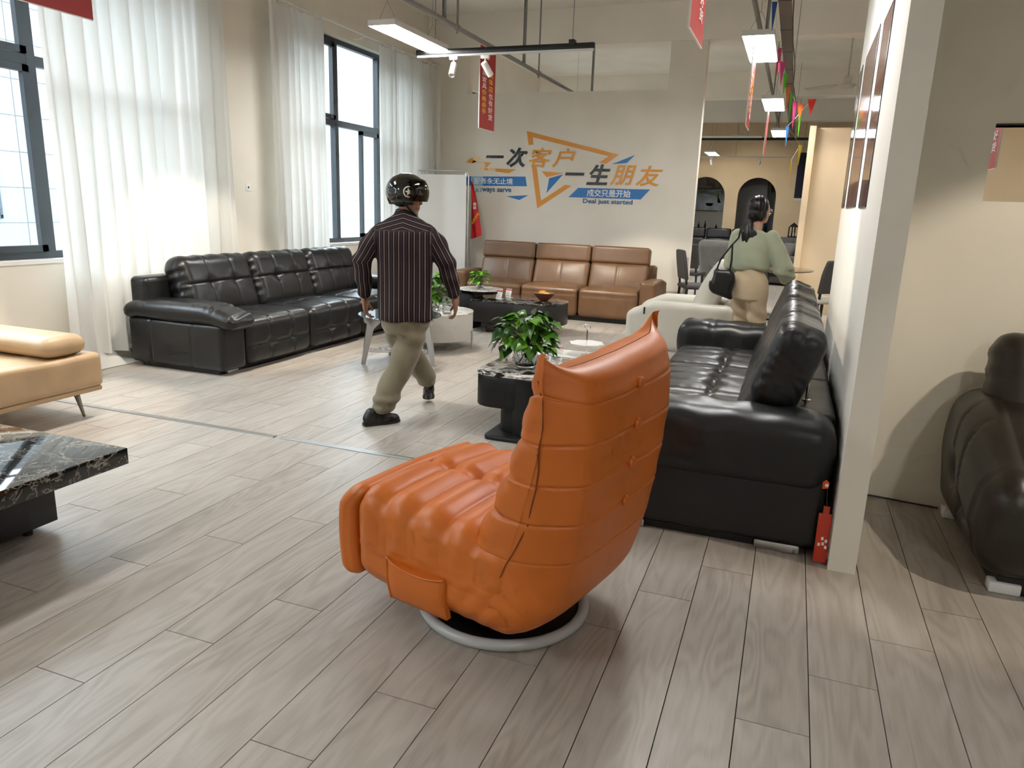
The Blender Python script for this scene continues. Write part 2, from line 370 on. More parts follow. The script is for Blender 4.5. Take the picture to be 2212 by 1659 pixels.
# ------------------------------------------------------------------ curtains on rods
def curtain_mat():
    t = NT('white_curtain'); p = t.pos(); d = t.n('ShaderNodeBsdfDiffuse'); d.inputs[0].default_value = (.84, .84, .81, 1)
    tr = t.n('ShaderNodeBsdfTranslucent'); tr.inputs[0].default_value = (.86, .86, .83, 1); mx = t.n('ShaderNodeMixShader'); mx.inputs[0].default_value = .3
    t.l(d.outputs[0], mx.inputs[1]); t.l(tr.outputs[0], mx.inputs[2]); t.l(mx.outputs[0], t.o.inputs[0]); return t.m
M['curtain'] = curtain_mat()
ZR = 3.735
def curtain(y0, y1, folds, label, seed, hem=.09, spread=None):
    rnd = random.Random(seed); root = empty('curtain', (XC, (y0+y1)/2, 0), 0, label, 'curtain'); NY = folds*12; NZ = 22; v = []; f = []
    ph = [rnd.uniform(-.6, .6) for _ in range(folds+2)]; am = [rnd.uniform(.6, 1.25) for _ in range(folds+2)]
    for j in range(NZ+1):
        z = hem+(ZR-.04-hem)*j/NZ; tz = j/NZ
        for i in range(NY+1):
            s = i/NY; q = s*folds; k = int(min(q, folds-1)); fr = q-k
            a = am[k]*(1-fr)+am[k+1]*fr; pz = ph[k]*(1-fr)+ph[k+1]*fr
            A = (.062-.025*tz)*a
            x = A*(math.sin(2*math.pi*q+pz*(1-tz)*1.2)+.3*math.sin(4*math.pi*q+2*pz))+.02*math.sin(2.1*q+2.5*tz)+.012*math.sin(5*q+3*tz)
            yy = y0+(y1-y0)*s+.022*a*math.cos(2*math.pi*q+pz)*(1-.3*tz)
            if spread: yy += spread(s, tz)
            v.append((x, yy-(y0+y1)/2, z))
    for j in range(NZ):
        for i in range(NY): a = j*(NY+1)+i; f.append((a, a+1, a+NY+2, a+NY+1))
    make('drape', v, f, M['curtain'], root, True, 180)
    hd = MB()
    ring = None
    for k in range(folds):
        yk = (y1-y0)*(k+.5)/folds-(y1-y0)/2
        if ring is None:
            ring = MB().tube([(.03*math.cos(t*math.pi/6), 0, .03*math.sin(t*math.pi/6)) for t in range(13)], .004, 6, False).build('ring', M['white'], root); ring.location = (0, yk, ZR-.012)
        else:
            c = ring.copy(); COL.objects.link(c); c.parent = root; c.location = (0, yk, ZR-.012)
    return root
curtain(4.5, 6.62, 13, 'white curtain drawn behind the black three-seat sofa', 3, .1)
curtain(7.3, 8.36, 8, 'white curtain between the pillar and the open window pane', 5, .08)
curtain(9.68, 11.5, 14, 'white curtain in the corner by the slogan wall', 8, .08)
curtain(1.2, 2.5, 10, 'white curtain at the near end of the marble table window', 9, .08)
for y0, y1, lb in ((1.0, 6.86, 'white curtain rod over the window by the tan sofa'), (7.18, 11.56, 'white curtain rod over the window behind the man')):
    r = empty('curtain_rod', (XC, y0, ZR), 0, lb, 'curtain rod')
    MB().tube([(0, 0, 0), (0, y1-y0, 0)], .014, 10).build('rod', M['white'], r)
    for q in (.12, (y1-y0)/2, y1-y0-.25): MB().tube([(0, q, 0), (-.1, q, -.03), (XW-XC, q, -.03)], .009, 8).build('bracket', M['white'], r)
    for q in (0, y1-y0): MB().lathe([(0, -.02), (.022, -.012), (.022, .012), (0, .02)], (0, q, 0), 12).build('finial', M['white'], r)
# crumpled hem of cloth on the floor behind the sofa corner
def rumple():
    v = []; f = []; NX, NY = 26, 40
    for i in range(NX+1):
        for j in range(NY+1):
            x = -.17+.34*i/NX; y = -.42+.84*j/NY; e = min(1, 5*min(i/NX, 1-i/NX))*min(1, 5*min(j/NY, 1-j/NY))
            z = .006+e*(.07+.05*math.sin(13*y+6*x)+.04*math.sin(22*x-9*y)+.03*math.sin(31*y+17*x))*(1.0 if x < .05 else .6)
            v.append((x, y, max(.004, z)))
    for i in range(NX):
        for j in range(NY): a = i*(NY+1)+j; f.append((a, a+1, a+NY+2, a+NY+1))
    return make('curtain_hem', v, f, M['curtain'], None, True, 180)
o = rumple(); o.location = (-5.78, 4.70, 0); tag(o, 'crumpled white curtain cloth heaped on the floor by the black sofa corner', 'curtain')
# ------------------------------------------------------------------ the building across the yard
def facade_mat():
    t = NT('facade_tile'); p = t.pos(); sp = t.n('ShaderNodeSeparateXYZ'); t.l(p, sp.inputs[0]); cb = t.n('ShaderNodeCombineXYZ'); t.l(sp.outputs[1], cb.inputs[0]); t.l(sp.outputs[2], cb.inputs[1])
    br = t.n('ShaderNodeTexBrick'); br.offset = 0; br.inputs['Scale'].default_value = 1; br.inputs['Brick Width'].default_value = 1.25; br.inputs['Row Height'].default_value = .8
    br.inputs['Mortar Size'].default_value = .012; br.inputs['Color1'].default_value = (.115, .115, .11, 1); br.inputs['Color2'].default_value = (.10, .105, .105, 1); br.inputs['Mortar'].default_value = (.035, .04, .042, 1)
    t.l(cb.outputs[0], br.inputs['Vector']); t.l(br.outputs[0], t.b.inputs['Base Color']); t.set(rough=.7); return t.m
M['facade'] = facade_mat(); M['farglass'] = plain('facade_window_glass', (.035, .048, .06), .6, spec=.05)
M['farframe'] = plain('facade_window_frame', (.035, .045, .055), .6, spec=.1); M['ledge'] = plain('grey_ledge', (.1, .11, .12), .8)
fac = empty('building', (-17, 12, 0), 0, 'pale tiled building across the yard seen through the windows', 'building')
box('facade', -.6, 0, -32, 48, -9, 8.6, M['facade'], fac)
def fwin(y0, y1, z0, z1, n=2):
    w = MB().box(0, .05, y0, y1, z0, z0+.08).box(0, .05, y0, y1, z1-.08, z1)
    for k in range(n+1): q = y0+(y1-y0-.06)*k/n; w.box(0, .05, q, q+.06, z0, z1)
    f = w.build('window', M['farframe'], fac, smooth=False); box('pane', .005, .02, y0, y1, z0, z1, M['farglass'], f)
for y0, y1, z0, z1, n in ((-20, .4, 1.95, 4.3, 9), (-20, .4, 5.2, 7.6, 9), (10.5, 11.7, 5.0, 6.6, 2), (13.6, 15.1, 2.4, 4.6, 2), (10.6, 11.9, .9, 2.4, 2), (10.7, 12.0, -1.9, -.2, 2),
                      (16.5, 17.9, -.6, 1.4, 2), (17.2, 18.8, 5.2, 7.4, 2), (21, 23, 1.5, 4, 2), (13.2, 14.4, -2.4, -.6, 2)): fwin(y0-12, y1-12, z0, z1, n)
box('ledge', 0, .5, -32, 48, -.75, -.2, M['ledge'], fac)
struct(box('ground', -40, -6.3, -40, 60, -9.2, -9, M['ledge']))['label'] = 'grey yard far below the windows'
# ------------------------------------------------------------------ floor strip, outlets, cord
o = MB().box(-5.95, -3.05, 3.745, 3.785, 0, .006).build('strip', M['steel'], None, smooth=False); fs = empty('floor_strip', (0, 0, 0), 0, 'long grey metal joint strip across the plank floor', 'floor strip'); o.parent = fs
o = MB().box(-3.0, -.6, 3.745, 3.785, 0, .006).box(-3.0, -.6, 3.756, 3.761, .006, .009).box(-3.0, -.6, 3.769, 3.774, .006, .009).build('strip', M['steel'], fs, smooth=False)
def outlet(loc, rz, label):
    o = empty('wall_outlet', loc, rz, label, 'outlet'); box('plate', -.045, .045, -.008, 0, -.045, .045, M['white'], o, .004)
    MB().lathe([(0, .0), (.012, 0), (.012, .002), (0, .002)], n=14).xform(Matrix.Translation((0, -.008, 0)) @ Matrix.Rotation(math.pi/2, 4, 'X')).build('socket', M['black'], o)
outlet((XW, 7.1, 1.65), math.pi/2, 'small white cable outlet on the pillar between the curtains')
outlet((.55, 13.0, .43), 0, 'small white wall outlet on the yellow wall')
# ================================================================== sofas
def lines(v, at, depth, w): return sum(depth*ga(v-a, w) for a in at)
RX = lambda a: Matrix.Rotation(math.radians(a), 4, 'X')
RY = lambda a: Matrix.Rotation(math.radians(a), 4, 'Y')
RZ = lambda a: Matrix.Rotation(math.radians(a), 4, 'Z')
# ---- black three-seater by the window (local x = forward, y = along the length)
def tufted_seat(w, d, h, cols, fz, depth=.012):
    """tufted seat block: column seams run over top and front, one seam across the front and one across the top"""
    def f(x, y, z):
        top = sm((z/h*2-.2)*2); front = sm((x/d*2-.3)*2); crown = .03*(1-(2*x/d)**2)*(1-(2*y/w)**2)*top
        g = lines(y, cols, depth, .009); gb = 0
        if z > h*.2: gb += ga(x+.02*d, .014)*depth*.8*top
        gf = ga(z-fz, .009)*depth*1.3*front
        bt = sum(ga(math.hypot(y-c, z-fz), .05) for c in cols)*.022*front+sum(ga(math.hypot(y-c, x+.02*d), .06) for c in cols)*.018*top
        puff = .012*front*math.cos(math.pi*y/w)
        x2 = x-(g*front+gf+bt*front)+puff; z2 = z+crown-(g+gb)*top-bt*top
        return x2, y, z2
    return f
def tufted_back(t, w, h, cols, rows, depth=.012):
    def f(x, y, z):
        fr = sm((x/t*2)*1.5+.4); puff = .035*fr*(1-(2*y/w)**2)*(1-(2*z/h)**2)
        g = lines(y, cols, depth, .009)+lines(z, rows, depth*1.3, .009)+sum(.024*ga(math.hypot(y-c, z-r), .055) for c in cols for r in rows)
        e = abs(2*y/w)
        pk = .006*sm((e-.8)*6)*math.sin(z*70)*(1-abs(2*z/h)*.5)
        top = .004*sm((2*z/h-.7)*4)*math.sin(y*31+1)
        return x+puff-g*fr, y+pk*(1 if y > 0 else -1), z+top
    return f
LS = empty('black_sofa', (-5.6, 4.92, 0), 0, 'black leather three-seat sofa standing in front of the white curtain', 'sofa')
Lw = .965; LL = .3*2+Lw*3
box('plinth', .12, 1.0, .06, LL-.06, 0, .06, M['black'], LS)
pillow('back_frame', (.2, LL-.1, .78), .05, M['blk_leather'], LS, None, .2, (.13, LL/2, .42))
def armdisp(x, y, z):
    s = sm(abs(y)/.15*3-1.8); g = lines(x, (-.27, .2), .010, .008)*s
    bulge = .012*(1-(z/.21)**2)*(1-(x/.54)**2)
    return x*(1+.0*z), y+(bulge-g)*(1 if y > 0 else -1), z
def paddisp(x, y, z):
    t = (x+.64)/1.28; zz = z-.06*sm((t-.72)/.28)-.035*sm((.16-t)/.16); th = .62+.38*math.sin(math.pi*min(1, max(0, t)))**.45
    wr = .010*sm((t-.5)*3)*max(0, z/.095)*math.sin(x*95+y*22)*(.5+.5*math.sin(x*31+2)); seam = .008*ga(z+.012, .008)
    sg = 1 if y > 0 else -1
    return x, y*(.9+.1*math.sin(math.pi*t))-seam*sg, zz-z+z*th+wr-.008*ga(x+.36, .01)*(z > .03)
for sy in (0, 1):
    yc = .15 if sy == 0 else LL-.15
    pillow('arm', (1.08, .3, .42), .045, M['blk_leather'], LS, armdisp, .015, (.57, yc, .25))
    pillow('arm_pad', (1.26, .37, .18), .085, M['blk_leather'], LS, paddisp, .016, (.62, yc-.02+.04*sy, .535))
for k in range(3):
    yc = .3+Lw*(k+.5); cols = (-Lw/6, Lw/6)
    pillow('seat_cushion', (.78, Lw-.012, .42), .085, M['blk_leather'], LS, tufted_seat(Lw, .78, .42, cols, -.03), .014, (.735, yc, .255))
    pillow('back_cushion', (.26, Lw-.005, .62), .11, M['blk_leather'], LS, tufted_back(.26, Lw, .62, cols, (.03,)), .014, (.33, yc, .675), RY(-17))
for y in (.2, LL-.2): box('foot', .93, 1.03, y-.07, y+.07, 0, .045, M['steel'], LS, .006)
# ---- brown recliner sofa under the slogan
BS = empty('brown_sofa', (-4.68, 10.92, 0), -math.pi/2, 'brown leather three-seat sofa with headrests under the wall slogan', 'sofa')
BL = 3.02; bw = (BL-.44)/3
box('plinth', .1, .96, .06, BL-.06, 0, .08, M['black'], BS)
pillow('back_frame', (.16, BL-.3, .7), .04, M['brn_leather'], BS, None, .3, (.13, BL/2, .42))
def barm(x, y, z):
    s = 1 if y > 0 else -1; sd = sm(abs(y)/.11*4-2.4); g = lines(x, (.1, -.14), .006, .009)*sd*(z < .22)+.006*ga(z-.21, .008)*sd
    return x-.006*ga(z-.22, .01)*(x > .4), y-g*s, z-.05*sm((-x-.1)/.4)*(z > .15)
for sy in (0, 1):
    pillow('arm', (.98, .22, .57), .05, M['brn_leather'], BS, barm, .03, (.53, .11 if sy == 0 else BL-.11, .32))
def bseat(x, y, z):
    top = sm(z/.2*2-.3); fr = sm(x/.36*2-.7); c = .03*top*(1-(2*y/bw)**2)*(1-(x/.36)**2)
    wr = .003*fr*math.sin(y*60)*ga(z-.02, .12)*ga(y-.1, .25)
    return x-.008*ga(z-.115, .009)*fr+.014*fr*(1-(2*y/bw)**2)+wr, y, z+c
def bback(x, y, z):
    fr = sm(x/.1*1.5+.3); return x+.035*fr*(1-(2*y/bw)**2)*(1-(z/.24)**2)-.01*ga(y, .009)*fr, y, z
def bhead(x, y, z):
    e = .006*ga(abs(y)-(bw/2-.035), .008); return x+.02*sm(x/.07+.3)*(1-(2*y/bw)**2)-e, y, z
for k in range(3):
    yc = .22+bw*(k+.5)
    pillow('seat_cushion', (.74, bw-.012, .40), .06, M['brn_leather'], BS, bseat, .025, (.655, yc, .26))
    pillow('back_cushion', (.2, bw-.01, .42), .06, M['brn_leather'], BS, bback, .02, (.385, yc, .575), RY(-20))
    hr = pillow('headrest', (.19, bw-.012, .25), .04, M['brn_leather'], BS, bhead, .02, (.305, yc, .895), RY(-9))
for y in (.1, BL-.1):
    for x in (.92, .12): box('foot', x-.03, x+.03, y-.04, y+.04, 0, .05, M['darkwood'], BS)
# ---- glossy black sofa along the stub wall, facing left
RS = empty('black_sofa', (.285, 6.5, 0), math.pi, 'glossy black leather sofa with tufted seats standing along the white stub wall', 'sofa')
RL = 3.14
box('plinth', .12, .98, .1, RL-.06, 0, .1, M['black'], RS)
def rarm(x, y, z):
    s = 1 if y > 0 else -1; g = .01*ga(x-.27, .01)*(1 if z > -.02 else .3); puff = .035*ga(z-.17, .13)*sm((abs(y))/.16); t = .012*wob(x*1.4, y, z*1.3)*sm(z*4+.2)
    return x+.03*ga(z-.17, .12)*(1 if x > 0 else -1)*sm(abs(x)/.5-.2), y+(puff-g+.012*ga(z-.17, .12)*math.sin(23*x+2)*sm((.3-x)*3))*s, z+t-g
for sy in (0, 1):
    yc = .15 if sy == 0 else RL-.15
    MBk = pillow('arm_base', (1.06, .25, .36), .03, M['blk_leather2'], RS, None, .2, (.55, yc, .22))
    pillow('arm', (1.1, .31, .35), .10, M['blk_leather2'], RS, lambda x, y, z: (x+.02*ga(z, .1)*(1 if x > 0 else -1)*sm(abs(x)*2-.4), (y+(1 if y > 0 else -1)*(.012*math.sin(21*x+1.3)*ga(z-.02, .14)*sm((.35-abs(x-.1))*3)-.012*ga(x-.27, .012))), z+.010*wob(x*1.6, y*2, z)-.010*ga(x-.27, .012)), .025, (.56, yc, .475))
def rseat(x, y, z):
    top = sm(z/.13+.2); cx = (-.02,); w = .846; cy = (-w/4, w/4); g = lines(x, cx, .02, .018)+lines(y, (0,), .016, .016)*(1 if x < 0.02 else .9)+lines(y, (-w/4, w/4), .012, .016)*sm((x+.02)*20)
    b = sum(.028*ga(math.hypot(x+.02, y-c), .06) for c in (-w/4, 0, w/4)); cr = .03*(1-(2*x/.8)**2)*(1-(2*y/w)**2)
    return x, y, z+top*(cr-g-b)+.003*top*wob(x*4, y*4, 1)
for k in range(3):
    yc = .3+.846*(k+.5)
    pillow('seat_cushion', (.8, .842, .3), .07, M['blk_leather2'], RS, rseat, .022, (.68, yc, .31))
    pillow('back_panel', (.12, .84, .42), .05, M['blk_leather2'], RS, lambda x, y, z: (x-.006*ga(y, .01), y, z), .05, (.36, yc, .62), RY(-24))
    pillow('back_deck', (.3, .84, .56), .025, M['blk_leather2'], RS, None, .2, (.15, yc, .33))
def rpil(x, y, z):
    fr = sm(x/.1+.6); wr = .015*(1-abs(math.sin(y*38+5*math.sin(y*9)+2.5*x)))**1.5*sm((z+.0)*6)*(.6+.4*math.sin(y*23+1))
    seam = .016*ga(x+.02-.1*z, .014)*sm((abs(y)-.6)*40) if abs(y) > .6 else 0
    cap = .012*(1-abs(math.sin(math.atan2(z, x*1.8)*9)))*sm((abs(y)-.61)*20)*sm(math.hypot(x*1.8, z)*9-.3)
    col = lines(y, (-.22, .22), .012, .018)*sm((x+.02)*12)
    return x+wr*.5-col+.02*fr*(1-(z/.24)**2), y+cap*(1 if y > 0 else -1), z+wr-seam*(1 if z > 0 else -1)
for yc in (RL-.24-.66, RL-.24-.66-1.36):
    pl = pillow('headrest_pillow', (.22, 1.32, .43), .075, M['blk_leather2'], RS, rpil, .012, (.235, yc, .81), RY(-20))
MB().tube([(.13, RL-.58, .6), (.13, RL-.58, .70), (.135, RL-.58, .715), (.15, RL-.58, .72), (.2, RL-.58, .72)], .008, 10).build('headrest_rod', M['chrome'], RS)
MB().lathe([(0, 0), (.022, 0), (.022, .004), (0, .004)], (.13, RL-.58, .61), 16).build('rod_plate', M['chrome'], RS)
box('foot', .1, .3, RL-.2, RL-.03, 0, .042, M['steel'], RS, .006); box('foot', .82, .98, RL-.2, RL-.03, 0, .042, M['steel'], RS, .006)
M['redtag'] = plain('red_card', srgb(196, 60, 40), .25)
# ---- white recliner
WR = empty('white_recliner', (-.42, 8.55, 0), math.pi, 'white leather recliner armchair between the brown sofa and the woman', 'armchair')
def warm(x, y, z):
    t = (x+.53)/1.06; return x, y, z-.10*sm((t-.72)/.28)*sm(z*4+.6)-.006*ga(x-.3, .008)+.004*wob(x, y, z)
for sy in (0, 1): pillow('arm', (1.06, .24, .5), .07, M['wht_leather'], WR, warm, .03, (.6, .12 if sy == 0 else .92, .38))
box('base', .1, 1.06, .05, .99, .0, .14, M['wht_leather'], WR, .02)
pillow('seat_cushion', (.7, .56, .3), .08, M['wht_leather'], WR, None, .05, (.75, .52, .34))
def wback(x, y, z): return x+.05*(1-(z/.36)**2)*(1-(y/.34)**2)-.012*ga(y-.1, .012)-.012*ga(y+.1, .012), y*(1-.12*sm((z-.1)*2.5)), z
pillow('backrest', (.22, .68, .76), .1, M['wht_leather'], WR, wback, .03, (.3, .52, .72), RY(-24))
pillow('back_wing', (.2, .6, .5), .08, M['wht_leather'], WR, None, .05, (.12, .52, .4), RY(-10))
box('seam_slot', .93, .945, .995, 1.045, .5, .57, M['seam'], WR)
# ---- tan sofa at the left edge, facing into the room
TS = empty('tan_sofa', (-5.42, 1.5, 0), 0, 'tan leather sofa on slim metal legs at the left edge', 'sofa')
pillow('seat_base', (1.02, 2.16, .235), .035, M['tan_leather'], TS, lambda x, y, z: (x-.006*ga(y-.82, .007)*(x > .4)-.004*ga(y+.3, .007)*(x > .4), y, z+.006*wob(x, y, z)-.006*ga(y-.82, .008)*(z > 0)), .03, (.51, 1.08, .335))
box('rail', .01, 1.01, .01, 2.15, .185, .222, M['tan_leather'], TS, .015)
pillow('arm_pad', (.92, .33, .15), .07, M['tan_leather'], TS, lambda x, y, z: (x, y-.008*ga(z+.015, .007)*(1 if y > 0 else -1), z*(.72+.28*math.cos(1.3*y/.17))-.0), .025, (.53, 1.93, .525))
pillow('backrest', (.22, 2.0, .5), .08, M['tan_leather'], TS, None, .06, (.05, 1.08, .6), RY(-8))
M['bronze'] = metal('dark_bronze', (.28, .25, .22), .35)
for (x, y) in ((.9, 2.03), (.9, .12), (.1, 2.03), (.1, .12)):
    MB().tube([(x-.13, y, .182), (x-.03, y, .18), (x, y, .15), (x+.01, y+.03*(1 if y > 1 else -1), .0)], [.014, .018, .018, .009], 8).build('leg', M['bronze'], TS)
# ---- dark sofa in the alcove
AS = empty('dark_sofa', (.87, 4.3, 0), -math.pi/2, 'dark brown leather sofa with a puffed tufted arm in the alcove at the right edge', 'sofa')
def aarm(x, y, z):
    t = (x+.49)/.98; drop = .20*sm((t-.30)/.70)*sm(z*2.4+.6); s = 1 if y > 0 else -1; side = sm(abs(y)/.17*3-1.2)
    bt = .07*ga(math.hypot(x+.05, z-.0), .07)+.07*ga(math.hypot(x-.16, z+.09), .07)
    cu = lambda c, zb: ga((x-c)+.55*max(0, z-zb)**1.6*(1), .008)*sm((z-zb)*12+.5)
    ln = .014*(cu(-.05, 0)+cu(.16, -.09))+.012*ga((x-.10)-.5*(z+.1), .008)*(z < -.08)+.010*ga(x-.36, .008)
    seam = .014*ga(y+.02, .008)*sm(z*5-.2)
    puff = .05*ga(z-.06, .22)*(1-(x/.49)**2*.6)
    return x+.03*ga(z, .25)*(1 if x > 0 else -1)*sm(abs(x)*3-.8), y+s*(puff-(bt+ln)*side), z-drop-seam
pillow('arm', (.98, .34, .66), .13, M['dk_leather'], AS, aarm, .013, (.5, .17, .39))
pillow('arm', (.98, .34, .66), .13, M['dk_leather'], AS, aarm, .04, (.5, 2.25, .39))
for k in range(2):
    pillow('seat_cushion', (.68, .94, .34), .08, M['dk_leather'], AS, tufted_seat(.94, .68, .34, (-.16, .16), -.03), .03, (.64, .34+.87*k+.5-.03, .3))
    pillow('back_cushion', (.26, .86, .6), .11, M['dk_leather'], AS, tufted_back(.26, .86, .6, (-.15, .15), (.1, -.1)), .025, (.22, .1+.88*k+.42, .72), RY(-12))
box('plinth', .06, .92, .1, 2.3, 0, .08, M['black'], AS)
M['plasticwrap'] = plain('plastic_wrap', (.8, .82, .84), .2)
box('foot', .87, .935, .07, .19, 0, .05, M['plasticwrap'], AS, .008); box('foot', .03, .12, .03, .12, 0, .05, M['plasticwrap'], AS, .008)
# ================================================================== orange swivel lounge chair
OC = empty('lounge_chair', (-.905, 2.432, 0), math.atan2(.233, -.972), 'orange leather channel-tufted swivel lounge chair on a white ring base', 'armchair')
# local x = forward, local y: the far side is -y after the turn, so FS flips the photographed side axis
FS = -1
REAR = [(.085, -.20), (.12, -.285), (.2, -.385), (.3, -.43), (.45, -.465), (.6, -.485), (.8, -.502), (.97, -.507), (1.03, -.494)]
FRON = [(.085, -.10), (.12, -.06), (.2, -.03), (.3, -.03), (.4, -.055), (.5, -.10), (.6, -.15), (.7, -.195), (.8, -.235), (.9, -.262), (.97, -.285), (1.03, -.318)]
SEAMS = (.97, .838, .703, .569, .43)
ZL = sorted(set([.085+.0135*k for k in range(71)]+[s_+d for s_ in SEAMS for d in (-.011, -.006, -.003, 0, .003, .006, .011)])); ZL = [z for z in ZL if z <= 1.03]
NA = 128
def back_ring(z):
    ur = sinterp(z, REAR); uf = sinterp(z, FRON); uc = (ur+uf)/2; a = (uf-ur)/2; out = []
    b = interp(z, [(.085, .28), (.15, .355), (.25, .385), (.6, .392), (.9, .40), (1.03, .398)])
    seam = min(abs(z-s) for s in SEAMS); ch = math.sqrt(max(0, min(1, seam/.06)))
    if z > .99: ch = 1
    low = sm((z-.36)*8)
    for i in range(NA):
        t = 2*math.pi*i/NA; c, s = math.cos(t), math.sin(t); n = .52+.36*sm((z-.82)/.24)
        x = math.copysign(abs(c)**n, c); y = math.copysign(abs(s)**.52, s)
        fr = sm(x*1.1+.12); rr = sm(-x*2.5); u = uc+a*x; v = b*y; sd = sm(abs(y)*5-3.6)
        u += fr*low*((.030-.016*sm(abs(y)*6-4.6))*(ch-.7)-.02*ga(v, .03)*(1-.4*ch)+.012*(1-(v/b)**2))
        gr = .006*ga(seam, .0042)*low
        u += rr*(gr+.005*ga(v, .005)*low)+rr*.004*ga(seam, .03)*low*-1
        pk = .007*math.sin(z*170+v*14)*ga(seam, .03)*sd*fr
        v -= math.copysign((.009*(1-ch)*fr*low+gr*sd*(1-fr)*.8)+pk, v)
        u += .055*sm((abs(v)/b-.72)/.28)*sm(-x*3)*sm((z-.2)*5)
        # slack folds low on the sides
        v += math.copysign(.009*math.sin(26*(u*.9-z)+1.2)*sm((.40-z)*7)*sd*sm((z-.12)*12), v)
        out.append([u, v, z])
    return out
def ear(u, v, z, k):
    e = abs(v)/.4; zz = z+k*(.010*e*e+.068*max(0, (e-.70)/.30)**2.2)-FS*-1*k*v*.06
    return u+k*.03*e**3, v*(1+.02*k*e**4), zz
def chair_back():
    V = []; F = []; R = [back_ring(z) for z in ZL]; NZ = len(ZL)-1
    for z, ring in zip(ZL, R):
        k = sm((z-.88)/.15)*.8
        for u, v, q in ring: V.append(ear(u, v, q, k))
    top = R[-1]; EX = 8
    for j in range(1, EX+1):      # rounded ridge closing the top
        an = j/EX*math.pi/2; q = math.cos(an); h = .045*math.sin(an)
        for i in range(NA):
            u, v, z = top[i]; m = top[(NA//2-i) % NA]; mu = (u+m[0])/2-.012*math.sin(an); pu = mu+(u-mu)*max(q, .02)
            V.append(ear(pu, v*(1-.015*math.sin(an)), z+h, .8+.2*math.sin(an)))
    for j in range(NZ+EX):
        for i in range(NA): a0 = j*NA+i; b0 = j*NA+(i+1) % NA; F.append((a0, b0, b0+NA, a0+NA))
    F.append(tuple(range(NA))[::-1])
    return make('backrest', V, F, M['org_leather'], OC, True, 75)
BK = chair_back()
CH = (.29, .155, .01, -.12)
def seatdisp(x, y, z):
    X = x+.085; up = sm((z-(-.005))/.03); d = min(abs(X-c) for c in CH+(.435,)); ch = math.sqrt(max(0, min(1, d/.06))); top = sm(z/.2*2.2-.9)
    side = sm(abs(y)/.385*5-3.9)
    pin = ga(y, .035)*.022*top+.012*top*ga(y, .03)*(1-ch); dip = -.035*sm((.3-X)/.5)*top
    zz = z+top*(.03*(ch-.7)+.024*(1-(y/.385)**2)-pin)+dip
    yy = y+math.copysign(side*up*(.022*(ch-.75)+.006)-side*.008*ga(z+.005, .007), y)
    # tuck under at the bottom and towards the rear
    lo = sm((-.08-z)/.12); yy *= 1-.16*lo; xx = x*(1-.06*lo)
    fold = .008*side*(1-up)*math.sin(34*(x+.8*z)+1)*sm((-.0-X)/.1+.2)
    return xx, yy+math.copysign(fold, y), zz
pillow('seat', (.74, .77, .415), .085, M['org_leather'], OC, seatdisp, .011, (.07, 0, .293), None, 75)
# the hanging leg-rest flap in front
def flapdisp(x, y, z):
    b = .03*math.cos(z/.19*1.25); wr = .006*math.sin(40*y+15*z)*sm((abs(y)-.28)*9)*sm((z-.05)*9); seam = .007*ga(x+.012, .006)
    return x+b+wr+.05*sm((z-.09)/.1)*-1.0, y-math.copysign(seam, y)*(abs(y) > .3), z+.02*(1-(y/.37)**2)*sm((z-.1)*8)
pillow('leg_rest', (.105, .73, .38), .05, M['org_leather'], OC, flapdisp, .018, (.475, 0, .305), None, 75)
# side pocket on the near side
NS = 1
def side_pocket():
    V = []; F = []; NX, NZ = 14, 10
    for lay in (0, 1):
        for i in range(NX+1):
            for j in range(NZ+1):
                s = i/NX; t = j/NZ; x = .245-.262*s; zt = .288-.018*math.sin(math.pi*s)-.008*s; z0 = .118
                z = z0+(zt-z0)*t; ed = min(1, 6*min(s, 1-s))*min(1, 6*t)
                y = NS*(.372+.022*sm((z-.1)/.12)+(.004+.012*ed if lay else -.02)); V.append((x, y, z))
    n = (NX+1)*(NZ+1); q = lambda l, i, j: l*n+i*(NZ+1)+j
    for i in range(NX):
        for j in range(NZ): F.append((q(1, i, j), q(1, i+1, j), q(1, i+1, j+1), q(1, i, j+1)))
    for i in range(NX):
        for j in (0, NZ): F.append((q(0, i, j), q(0, i+1, j), q(1, i+1, j), q(1, i, j)))
    for j in range(NZ):
        for i in (0, NX): F.append((q(0, i, j), q(0, i, j+1), q(1, i, j+1), q(1, i, j)))
    p = make('pocket', V, F, M['org_leather'], OC, True, 75)
    rim = [V[n+i*(NZ+1)+NZ] for i in range(NX+1)]; rim = [V[n+j] for j in range(NZ+1)][::-1][:0]+rim
    MB().tube([(x, y+.003*NS, z) for x, y, z in rim], .0035, 6).build('pocket_rim', M['org_leather'], p)
    edge = [V[n+j] for j in range(NZ+1)][::-1]+[V[n+i*(NZ+1)] for i in range(NX+1)]+[V[n+NX*(NZ+1)+j] for j in range(NZ+1)]
    MB().tube([(x, y+.001*NS, z) for x, y, z in edge], .004, 6).build('pocket_piping', M['org_leather'], p)
side_pocket()
